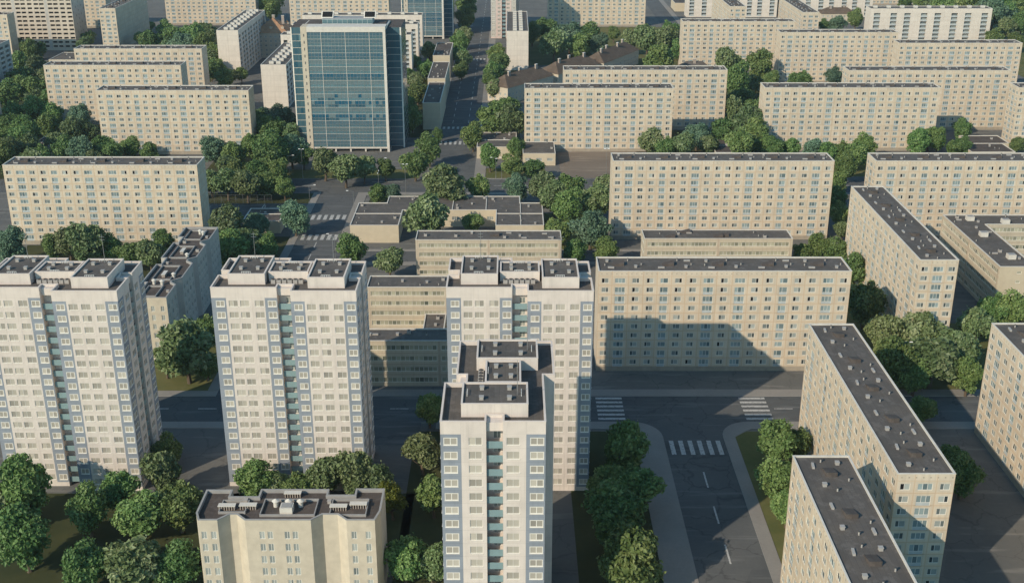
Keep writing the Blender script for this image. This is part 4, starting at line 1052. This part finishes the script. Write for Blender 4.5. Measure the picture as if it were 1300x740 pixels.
school('low school block behind the shadowed slab block', 45.8, 97.2, 371.0, 380.5, seedn=4, roofn=12, band=(True, False, False, True))
school('four storey school block in front of the courtyard hall', -33.3, 17.1, 369.8, 379.5, seedn=5, roofn=11)
school('middle one of three school blocks, sunlit between two white towers', -45.0, 4.4, 326.8, 336.4, seedn=6, roofn=12)
school('front one of three school blocks, in the towers\' shadow', -45.0, 4.4, 287.6, 295.8, seedn=7, roofn=12)
poly_hall('link_corridor', 'low flat link joining the shaded school block to the sunlit one', 'passage', rect(-27, -20.5, 296.0, 326.6), 5.2, wallmat='school_wall', roofbits=3)

# the L shaped school
root = thing('school_building', 'L shaped school with striped window bands and a cluttered dark roof', 'school', (154.5, 336.5, 0), 0, 'low school blocks with window bands')
pl = [(0, 0), (11.5, 0), (11.5, 41), (62, 41), (62, 51.5), (0, 51.5)]
mb = MB(); wn = Wins()
facade(mb, wn, pl[0], pl[1], [(2.5, None, None), (2.5, None, None), (2.8, None, lambda c, r: 'small'), (3.7, None, None)], [(0.8 + 3.15 * k, 3.15) for k in range(5)], 'school_wall', 0, 17)
ribbon(mb, root, pl[1], pl[2], 0, 17, 5, 1, 'school_panel'); ribbon(mb, root, pl[2], pl[3], 0, 17, 5, 2, 'school_panel')
blank(mb, pl[3], pl[4], 'school_wall', 0, 17, 2, 5); blank(mb, pl[4], pl[5], 'school_wall', 0, 17, 10, 5)
ribbon(mb, root, pl[5], pl[0], 0, 17, 5, 2, 'school_panel')
link('wall', mb.mesh('wall'), root); cap_roof(root, pl, 17, drop=0.25); place_windows(root, wn)
rr = random.Random(5)
for k in range(24):
    x, y = (rr.uniform(1.5, 10), rr.uniform(2, 50)) if k < 17 else (rr.uniform(12, 60), rr.uniform(42.5, 50))
    kk = ['vent', 'fan', 'plant', 'pipe', 'skylight'][k % 5]
    rp(root, kk, x, y, 16.75, R(90) if kk == 'skylight' else 0)

poly_hall('courtyard_hall', 'flat roofed hall round a small courtyard, dark roof cut by pale fire walls', 'hall',
          [(-61, 405.2), (-42.7, 405.2), (-42.7, 423.5), (-6.2, 423.5), (-6.2, 405.2), (12, 405.2), (12, 432.5), (3.2, 432.5), (3.2, 441.2), (-49.8, 441.2), (-49.8, 432.5), (-61, 432.5)], 7.0,
          seams=[((-60.6, 419.2), (-42.9, 419.2)), ((-6, 419.2), (11.6, 419.2)), ((-36, 423.8), (-36, 440.8)), ((-23.4, 423.8), (-23.4, 440.8)), ((-10.2, 423.8), (-10.2, 440.8)), ((3.3, 406), (3.3, 432))], roofbits=24, windows=(2,))
poly_hall('shop_hall', 'low shop with stepped dark roofs beside the boulevard', 'shop', [(-16.6, 521), (5, 521), (5, 509.5), (20.1, 509.5), (20.1, 530.5), (2.2, 530.5), (2.2, 548.5), (-16.6, 548.5)], 5.8,
          seams=[((-16.2, 534), (2, 534)), ((5, 521.5), (5, 530))], roofbits=12, roof='bitumen', windows=(2,), seedn=8)
poly_hall('pavilion', 'low pavilion with stepped brown roofs in the western grove', 'pavilion', [(-226, 521), (-194, 521), (-194, 533), (-216, 533), (-216, 549), (-229, 549), (-229, 533), (-226, 533)], 5.0, seams=[((-228.7, 535.5), (-216.3, 535.5))], roof='bitumen_brown', roofbits=6, seedn=9)
poly_hall('pavilion', 'low pavilion with two stepped brown roofs by the eastern edge', 'pavilion', [(214.5, 515), (235, 515), (235, 530.5), (238.5, 530.5), (238.5, 545), (219.5, 545), (219.5, 530.5), (214.5, 530.5)], 5.0, seams=[((219.8, 530.5), (234.8, 530.5))], roof='bitumen_brown', roofbits=6, seedn=10)
poly_hall('pavilion', 'low pavilion with brown roofs behind the slab by the grey yard', 'pavilion', rect(95, 110.5, 514, 539.5), 5.0, seams=[((95.3, 527), (110.2, 527))], roof='bitumen_brown', roofbits=5, seedn=11)
poly_hall('court_hall', 'low dark roofed hall beside the sports court', 'hall', rect(-104, -89.5, 416, 431.5), 5.0, seams=[((-103.7, 424.6), (-89.8, 424.6))], roof='bitumen_brown', roofbits=4, seedn=12)
poly_hall('low_hall', 'flat hall at the foot of the end-on slab with the shaded wall', 'hall', rect(-268, -230, 742, 764), 6.0, roofbits=5, seedn=13)
poly_hall('low_hall', 'flat dark hall at the foot of the balconied high rise', 'hall', rect(-301, -262, 738, 764), 5.0, seams=[((-282, 738.4), (-282, 763.6))], roofbits=5, seedn=14)
poly_hall('garage_row', 'small pale house by the northern side road', 'house', rect(137.5, 152, 975, 1000), 7.0, wallmat='school_wall', roof='bitumen_brown', roofbits=2, seedn=15)
for i, (x0, x1, y0, y1, h, t) in enumerate([(-46, -37, 576, 626, 14.2, 'front one of three stepped flat roofs along the boulevard'), (-47.5, -37.6, 636, 684, 14.2, 'middle one of three stepped flat roofs along the boulevard'), (-49, -38.5, 704, 748, 14.2, 'rear one of three stepped flat roofs along the boulevard')]):
    poly_hall('shop_row', t, 'shop row', rect(x0, x1, y0, y1), h, roof='bitumen_brown', roofbits=9, seedn=20 + i, wallmat='school_wall', group='stepped shop row on the boulevard')

STEPS = [(-105.6, 304.2), (-100.0, 304.2), (-100.0, 314.4), (-102.0, 316.4), (-102.0, 317.4), (-99.6, 319.6), (-99.6, 332.0), (-101.9, 334.2), (-101.9, 335.2), (-99.7, 337.4), (-99.7, 348.6), (-101.9, 350.8), (-101.9, 351.8), (-99.8, 354.0), (-99.8, 365.8),
         (-110.9, 365.8), (-110.9, 356.0), (-109.2, 356.0), (-109.2, 350.5), (-110.8, 350.5), (-110.8, 336.5), (-109.2, 336.5), (-109.2, 331.0), (-110.7, 331.0), (-110.7, 316.0), (-109.2, 316.0), (-109.2, 311), (-110.7, 311), (-110.7, 304.2)]
stepped_block('stepped beige and grey block with notched brown roof between the western towers', STEPS, 20.0, None, (0, 28), (1, 5, 9, 13), gable_edges=(),
              rims=[(-108.6, -103, 319, 330.5), (-108.6, -103, 337.5, 348), (-108, -103.6, 306, 314), (-108.6, -103, 354.5, 363.5)],
              bits=[('slatted', -105.8, 323, 90), ('cowl', -104.4, 315.5, 0), ('cowl', -107.0, 316.2, 0), ('slatted', -105.6, 343, 90), ('cowl', -102.6, 321.5, 0), ('vent', -107.8, 333, 0), ('cowl', -103.0, 338.4, 0), ('fan', -101.2, 344, 0), ('cowl', -103.2, 359.2, 0), ('cowl', -104.6, 360.6, 0), ('vent', -101.5, 357, 0), ('fan', -107.5, 352, 0), ('vent', -101.2, 310, 0)], seedn=1)
B = [(-61.8, 191.5), (-58.0, 191.5), (-56.0, 193.5), (-54.6, 193.5), (-52.6, 191.5), (-39.6, 191.5), (-37.6, 193.5), (-34.6, 193.5), (-32.6, 191.5), (-27.0, 191.5), (-26.2, 194.8), (-26.2, 202.8), (-32.1, 202.8), (-32.1, 200.5), (-37.6, 200.5), (-37.6, 202.6), (-51.6, 202.6), (-51.6, 199.9), (-57.4, 199.9), (-57.4, 202.4), (-62.8, 202.4), (-62.8, 194.0)]
stepped_block('stepped block with a notched dark roof in front of the second white tower', B, 20.0, None, (0, 4, 8), (), gable_edges=(1, 2, 3, 5, 6, 7, 9, 21),
              rims=[(-50.2, -39.2, 193.6, 199.4), (-58.6, -53.2, 194.6, 199.0), (-36.4, -29.0, 193.6, 199.4)],
              bits=[('slatted', -44.8, 201.0, 0), ('slatted', -53.0, 196.6, 0), ('slatted', -34.8, 196.2, 0), ('slatted', -57.2, 196.4, 0), ('slatted', -30.9, 197.0, 0), ('cowl', -47.6, 197.4, 0), ('cowl', -45.0, 197.4, 0), ('cowl', -42.6, 197.4, 0), ('plant', -45.0, 195.4, 0), ('vent', -54.0, 199.0, 0), ('vent', -37.0, 198.6, 0)], seedn=2)

glass_tower('tall glass office tower with a pale frame at the boulevard corner', -98.5, -59.0, 533.0, 60.0)
glass_tower('distant blue glass tower with a dark shaded side by the boulevard', -79.0, -50.0, 843.0, 62.0, wide=(2.5, 6.5), rear=20)

strip_block('white gable block west of the ornate orange roofed house, white boxes on its roof', -182.7, 708.0, 13.4, 82.0, 29.0, front=False, right=True, nstrip=10)
strip_block('lower white gable block half hidden by the glass office tower', -138.4, 624.0, 14.0, 78.0, 24.3, front=False, right=True, nstrip=10)
strip_block('white windowless gable with paired roof boxes beside the boulevard', -3.5, 729.0, 14.0, 82.0, 25.0, front=False, right=False)
strip_block('rear of three white framed blocks behind the glass office tower', -140.0, 768.0, 80.0, 11.0, 29.0, nstrip=14, end_frame=True)
strip_block('middle of three white framed blocks behind the glass office tower', -140.0, 731.0, 80.0, 11.0, 29.0, nstrip=14, end_frame=True)
strip_block('front of three white framed blocks behind the glass office tower', -140.0, 692.0, 79.0, 11.0, 29.0, nstrip=14, end_frame=True)
strip_block('white block with eight dark balcony strips and white roof boxes near the park', 248.0, 797.0, 84.0, 12.0, 29.0, nstrip=8)
strip_block('far white block with dark strips behind the narrower end-on slab', 143.0, 945.0, 74.0, 12.0, 29.0, nstrip=8)
strip_block('far white block with dark strips behind the brown roofed house', 219.0, 945.0, 76.0, 12.0, 29.0, nstrip=8)
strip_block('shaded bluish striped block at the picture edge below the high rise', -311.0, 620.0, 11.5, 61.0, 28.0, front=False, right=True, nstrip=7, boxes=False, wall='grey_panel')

loggia_tower('wide balconied high rise with rows of dark openings and two grey vertical strips', -392, -304, 797, 821, 63)

hip_house('nearest of three old brown hip roofed houses in a bent row', -2.4, 633, 24.5, 668, 14.5, 9.5, 15.0)
hip_house('middle one of three old brown hip roofed houses in a bent row', 27.5, 671, 54.5, 703, 14.5, 9.5, 15.0)
hip_house('farthest of three old brown hip roofed houses in a bent row', 57.0, 704, 83.5, 750, 14.5, 9.5, 15.0, chimneys=4)
hip_house('brown hip roofed house behind the end-on slab, cream walls', 246, 915, 273, 915, 12, 7.5, 11.5, chimneys=2)
hip_house('dark hipped low hall at the foot of a beige slab', 104, 707, 125, 707, 12, 4.2, 9.0, roof='bitumen', chimneys=1, group=None, name='hipped_hall', cat='hall')
hip_house('ornate old house with an orange mansard roof full of dormers', -174, 770, -151, 770, 26, 17, 25, roof='roof_tile_orange', chimneys=3, dormers=3, group=None)

# ------------------------------------------------------------------ lamps, fence, goal
LAMP = []
def lamp_meshes(h, arm, double):
    mb = MB(); mb.cyl(0, 0, 0, 0.9, 0.14, 0.14, 'metal', 8); mb.cyl(0, 0, 0.9, h, 0.09, 0.055, 'metal', 8)
    am = MB(); hd = MB()
    for s in ((-1, 1) if double else (-1,)):
        am.tube((0, 0, h - 0.15), (s * arm, 0, h + 0.25), 0.045, 0.035, 'metal')
        hd.faces([(s * arm - .5, -.16, h + .2), (s * arm + .5, -.16, h + .2), (s * arm + .5, .16, h + .2), (s * arm - .5, .16, h + .2), (s * arm - .4, -.1, h + .38), (s * arm + .4, -.1, h + .38), (s * arm + .4, .1, h + .38), (s * arm - .4, .1, h + .38)], [(0, 1, 5, 4), (1, 2, 6, 5), (2, 3, 7, 6), (3, 0, 4, 7), (4, 5, 6, 7), (3, 2, 1, 0)], 'steel_white')
    return mb.mesh('pole'), am.mesh('arm'), hd.mesh('lamp_head')
LM = {'s': lamp_meshes(9.0, 2.4, False), 'd': lamp_meshes(9.5, 2.0, True), 't': lamp_meshes(13.0, 0.8, True)}
for kind, x, y, rz, lab in [
    ('s', -64.3, 441, 0, 'street lamp with one arm at the northern crosswalk by the courtyard hall'), ('s', -64.4, 389, 0, 'street lamp with one arm south of the courtyard hall on the side street'),
    ('t', -93.5, 489.6, 0, 'tall mast lamp on the lawn below the glass tower'), ('d', -99.8, 492, 0, 'double armed street lamp west of the tall mast lamp'),
    ('s', -83.6, 449, 180, 'street lamp half hidden by the bluish tree at the crossing'), ('t', -45.4, 465.6, 0, 'tall lamp pole on the pavement behind the courtyard hall roof'),
    ('d', -7.2, 488.4, 0, 'double armed lamp in front of the low shop on the boulevard'), ('s', -4.6, 488.4, 0, 'single armed lamp close to the double one before the low shop'),
    ('s', -58.6, 489.3, 180, 'street lamp among the trees in front of the glass tower'), ('t', 110.2, 288.2, 0, 'tall lamp pole behind the long dark roof by the eastern street'),
    ('s', 114.2, 284.0, 0, 'single armed lamp on the kerb of the eastern street'), ('t', 42.1, 490, 0, 'tall lamp pole on the brown plaza beside the long slab'),
    ('s', -38.6, 640, 180, 'boulevard lamp beside the front flat shop roof'), ('s', -38.2, 694, 180, 'boulevard lamp between the middle and rear shop roofs'), ('s', -38.4, 776, 180, 'boulevard lamp in front of the distant blue glass tower'),
    ('d', -56.9, 466, 90, 'double armed lamp west of the courtyard hall trees'), ('s', 36.5, 305, 0, None)]:
    if lab is None: continue
    t = thing('street_lamp', lab, 'street lamp', (x, y, 0.11), R(rz), 'street lamps along the roads')
    link('pole', LM[kind][0], t); link('arm', LM[kind][1], t); link('lamp_head', LM[kind][2], t)

fe = thing('court_fence', 'tall wire fence along the shaded sports court', 'fence', (-127, 452.4, 0))
po = MB()
for k in range(10):
    p_ = MB(); p_.cyl(3 * k, 0, 0, 4.0, 0.05, 0.05, 'metal', 6); link('post', p_.mesh('post'), fe)
wr = MB()
for z in (0.1, 2.0, 3.95): wr.box(0, 27, -0.03, 0.03, z, z + 0.06, 'metal')
for k in range(46): wr.box(0.3 + 0.58 * k, 0.3 + 0.58 * k + 0.02, -0.01, 0.01, 0.16, 3.95, 'metal')
link('wire_mesh', wr.mesh('wire_mesh'), fe)
go = thing('football_goal', 'white framed football goal by the sports court fence', 'goal', (-101.5, 443, 0), R(90))
gm = MB()
for x in (-2.5, 2.5): gm.cyl(x, 0, 0, 2.2, 0.07, 0.07, 'steel_white', 6); gm.tube((x, 0, 2.2), (x, 1.8, 0), 0.05, 0.05, 'steel_white')
gm.tube((-2.5, 0, 2.2), (2.5, 0, 2.2), 0.07, 0.07, 'steel_white'); gm.tube((-2.5, 1.8, 0.05), (2.5, 1.8, 0.05), 0.05, 0.05, 'steel_white')
link('goal_frame', gm.mesh('goal_frame'), go)

# ------------------------------------------------------------------ trees
def crown_mesh(name, leafmat, seed, nblob=26, nleaf=4200, leaf=0.10, flat=0.86, spread=0.8):
    """unit crown: radius 1 across, many leaf clumps on overlapping boughs"""
    rg = np.random.default_rng(seed)
    d = rg.normal(size=(nblob, 3)); d /= np.linalg.norm(d, axis=1)[:, None]
    r = rg.uniform(0.30, 1.0, nblob) ** 0.6 * spread * 0.84
    c = d * r[:, None]; c[:, 2] *= flat; c[:, 2] += 0.06 * rg.normal(size=nblob)
    br = rg.uniform(0.15, 0.42, nblob) * (1.15 - 0.35 * r)
    br[:3] = 0.5; c[:3] *= 0.35
    w = br ** 2; w /= w.sum()
    k = rg.choice(nblob, nleaf, p=w)
    q = rg.normal(size=(nleaf, 3)); q /= np.linalg.norm(q, axis=1)[:, None]
    far = rg.random(nleaf) < 0.10
    q[:, 2] = np.where((q[:, 2] < -0.35) & (rg.random(nleaf) < 0.6), -q[:, 2], q[:, 2])
    rad = br[k] * rg.uniform(0.55, 1.08, nleaf) ** 0.7 * np.where(far, rg.uniform(1.05, 1.35, nleaf), 1.0)
    p = c[k] + q * rad[:, None] * np.array([1, 1, 0.85])
    nrm = q * 0.75 + rg.normal(size=(nleaf, 3)) * 0.55 + np.array([0, 0, 0.30])
    nrm /= np.linalg.norm(nrm, axis=1)[:, None]
    t = np.cross(nrm, rg.normal(size=(nleaf, 3))); t /= np.linalg.norm(t, axis=1)[:, None]
    b = np.cross(nrm, t)
    s = leaf * rg.uniform(0.6, 1.25, nleaf)
    t *= s[:, None]; b *= (s * rg.uniform(0.55, 0.9, nleaf))[:, None]
    droop = nrm * (s * 0.28)[:, None]
    # a bent leaf clump: two faces sharing a fold
    V = np.stack([p - t - droop, p - b * 0.9, p + t - droop, p + b * 0.9, ], axis=1).reshape(-1, 3)
    F = np.arange(nleaf * 4).reshape(-1, 4)
    me = bpy.data.meshes.new(name)
    me.from_pydata(V.tolist(), [], F.tolist())
    me.materials.append(MATS[leafmat])
    blob_t = rg.uniform(0, 1, nblob)
    tint = np.clip(0.55 * rg.random(nleaf) + 0.45 * blob_t[k], 0, 1)
    at = me.attributes.new('tint', 'FLOAT', 'FACE'); at.data.foreach_set('value', tint.astype(np.float32))
    me.update()
    return me
def trunk_mesh(seed):
    rr = random.Random(seed); mb = MB()
    pts = [Vector((0, 0, -0.02)), Vector((rr.uniform(-.02, .02), rr.uniform(-.02, .02), 0.22)), Vector((rr.uniform(-.05, .05), rr.uniform(-.05, .05), 0.5)), Vector((rr.uniform(-.08, .08), rr.uniform(-.08, .08), 0.85))]
    rad = [0.050, 0.036, 0.026, 0.010]
    for i in range(3): mb.tube(pts[i], pts[i + 1], rad[i], rad[i + 1], 'bark', 7)
    for k in range(8):
        a = k * 2.4 + rr.uniform(-.4, .4); z0 = 0.24 + 0.05 * k
        s = pts[1].lerp(pts[3], min(1, (z0 - .22) / .63))
        e = s + Vector((math.cos(a) * rr.uniform(.2, .36), math.sin(a) * rr.uniform(.2, .36), rr.uniform(.10, .26)))
        mb.tube(s, e, 0.017, 0.006, 'bark', 5)
    return mb.mesh('trunk')
CROWNS = {0: [crown_mesh('crown', 'leaf_olive', 100 + i, 38, 6500, 0.085) for i in range(4)],
          1: [crown_mesh('crown', 'leaf_fresh', 200 + i, 34, 7500, 0.070, 0.95) for i in range(4)],
          2: [crown_mesh('crown', 'leaf_blue', 300 + i, 36, 8000, 0.058, 0.92, 0.92) for i in range(3)],
          3: [crown_mesh('crown', 'leaf_lime', 400, 24, 6000, 0.07, 1.0)]}
TRUNKS = [trunk_mesh(s) for s in range(4)]
KIND = ['pale olive tree', 'fresh green tree', 'bluish green tree', 'lime green tree']
KINDP = ['pale olive trees', 'fresh green trees', 'bluish green trees', 'lime green trees']
ORD = 'first second third fourth fifth sixth seventh eighth ninth tenth eleventh twelfth thirteenth fourteenth fifteenth sixteenth seventeenth eighteenth nineteenth twentieth'.split()
rt = random.Random(3); ti = 0
for phrase, rows in TREES:
    order = sorted(range(len(rows)), key=lambda i: rows[i][0] / (rows[i][1] + 50))
    per = {}
    for i in order: per.setdefault(rows[i][3], []).append(i)
    for i, (x, y, W, t) in enumerate(rows):
        same = per[t]; n = same.index(i)
        if len(same) == 1: lab = '%s %s' % (KIND[t], phrase)
        else: lab = '%s %s from the west, %s' % (ORD[n], KIND[t], phrase)
        Ht = 1.12 * W * rt.uniform(0.88, 1.12)
        o = thing('tree', lab, 'tree', (x, y, 0), 0, 'trees ' + phrase)
        link('trunk', TRUNKS[ti % 4], o, (0, 0, 0), rt.uniform(0, 6.28)).scale = (Ht * 0.8, Ht * 0.8, Ht * 0.85)
        c = link('crown', CROWNS[t][ti % len(CROWNS[t])], o, (0, 0, Ht * 0.57), rt.uniform(0, 6.28))
        c.scale = (W * 0.55 * rt.uniform(0.90, 1.10), W * 0.55 * rt.uniform(0.86, 1.14), Ht * 0.52)
        ti += 1

# ------------------------------------------------------------------ daylight and camera
EXPOSURE = 0.15
HAZE = 0.00006
hz = MB(); hz.box(-700, 700, -60, 1400, -1.0, 160, 'vent_white')
hm = bpy.data.materials.new('haze_air'); hm.use_nodes = True; hn = hm.node_tree; hn.nodes.clear()
ho = hn.nodes.new('ShaderNodeOutputMaterial'); hv = hn.nodes.new('ShaderNodeVolumePrincipled')
hv.inputs['Color'].default_value = (0.86, 0.93, 1.0, 1); hv.inputs['Density'].default_value = HAZE; hv.inputs['Anisotropy'].default_value = 0.3
hn.links.new(hv.outputs[0], ho.inputs['Volume'])
MATS['vent_white_keep'] = MATS['vent_white']; MATS['vent_white'] = hm
hob = struct('haze', hz); hob['kind'] = 'stuff'; MATS['vent_white'] = MATS['vent_white_keep']
w = bpy.data.worlds.new('World'); SC.world = w; w.use_nodes = True
nt = w.node_tree; bg = nt.nodes['Background']
sky = nt.nodes.new('ShaderNodeTexSky'); sky.sky_type = 'NISHITA'; sky.sun_disc = False
D = Vector((0.965, 1.0, -0.805))
el = math.atan2(0.805, math.hypot(0.965, 1.0))
sky.sun_elevation = el; sky.sun_rotation = math.atan2(-0.965, -1.0)
sky.altitude = 100; sky.air_density = 1.0; sky.dust_density = 0.5; sky.ozone_density = 2.5
tint = nt.nodes.new('ShaderNodeMix'); tint.data_type = 'RGBA'; tint.blend_type = 'MULTIPLY'; tint.inputs[0].default_value = 1.0; tint.inputs[7].default_value = (0.70, 1.0, 0.97, 1)
nt.links.new(sky.outputs[0], tint.inputs[6]); nt.links.new(tint.outputs[2], bg.inputs[0]); bg.inputs[1].default_value = 0.15
sl = bpy.data.lights.new('sun', 'SUN'); sl.energy = 4.1; sl.angle = R(0.53); sl.color = (1.0, 0.866, 0.675)
so = bpy.data.objects.new('sun', sl); so.rotation_euler = D.to_track_quat('-Z', 'Y').to_euler(); so.location = (-300, -300, 300); COL.objects.link(so)
cam = bpy.data.cameras.new('camera'); co = bpy.data.objects.new('camera', cam); COL.objects.link(co)
co.location = (0, 0, CAM_H); co.rotation_euler = (R(90 - 20.709), 0, 0)
cam.sensor_fit = 'HORIZONTAL'; cam.sensor_width = 36.0; cam.lens = 36.0 * 1447.8 / 1300; cam.shift_y = -45.0 / 1300
cam.clip_start = 1.0; cam.clip_end = 8000
SC.camera = co
SC.render.engine = 'CYCLES'
vs = SC.view_settings; vs.view_transform = 'Standard'; vs.look = 'None'; vs.exposure = EXPOSURE; vs.gamma = 1.0; vs.use_curve_mapping = False
SC.cycles.max_bounces = 6; SC.cycles.diffuse_bounces = 3; SC.cycles.glossy_bounces = 2; SC.cycles.transmission_bounces = 2; SC.cycles.use_denoising = True
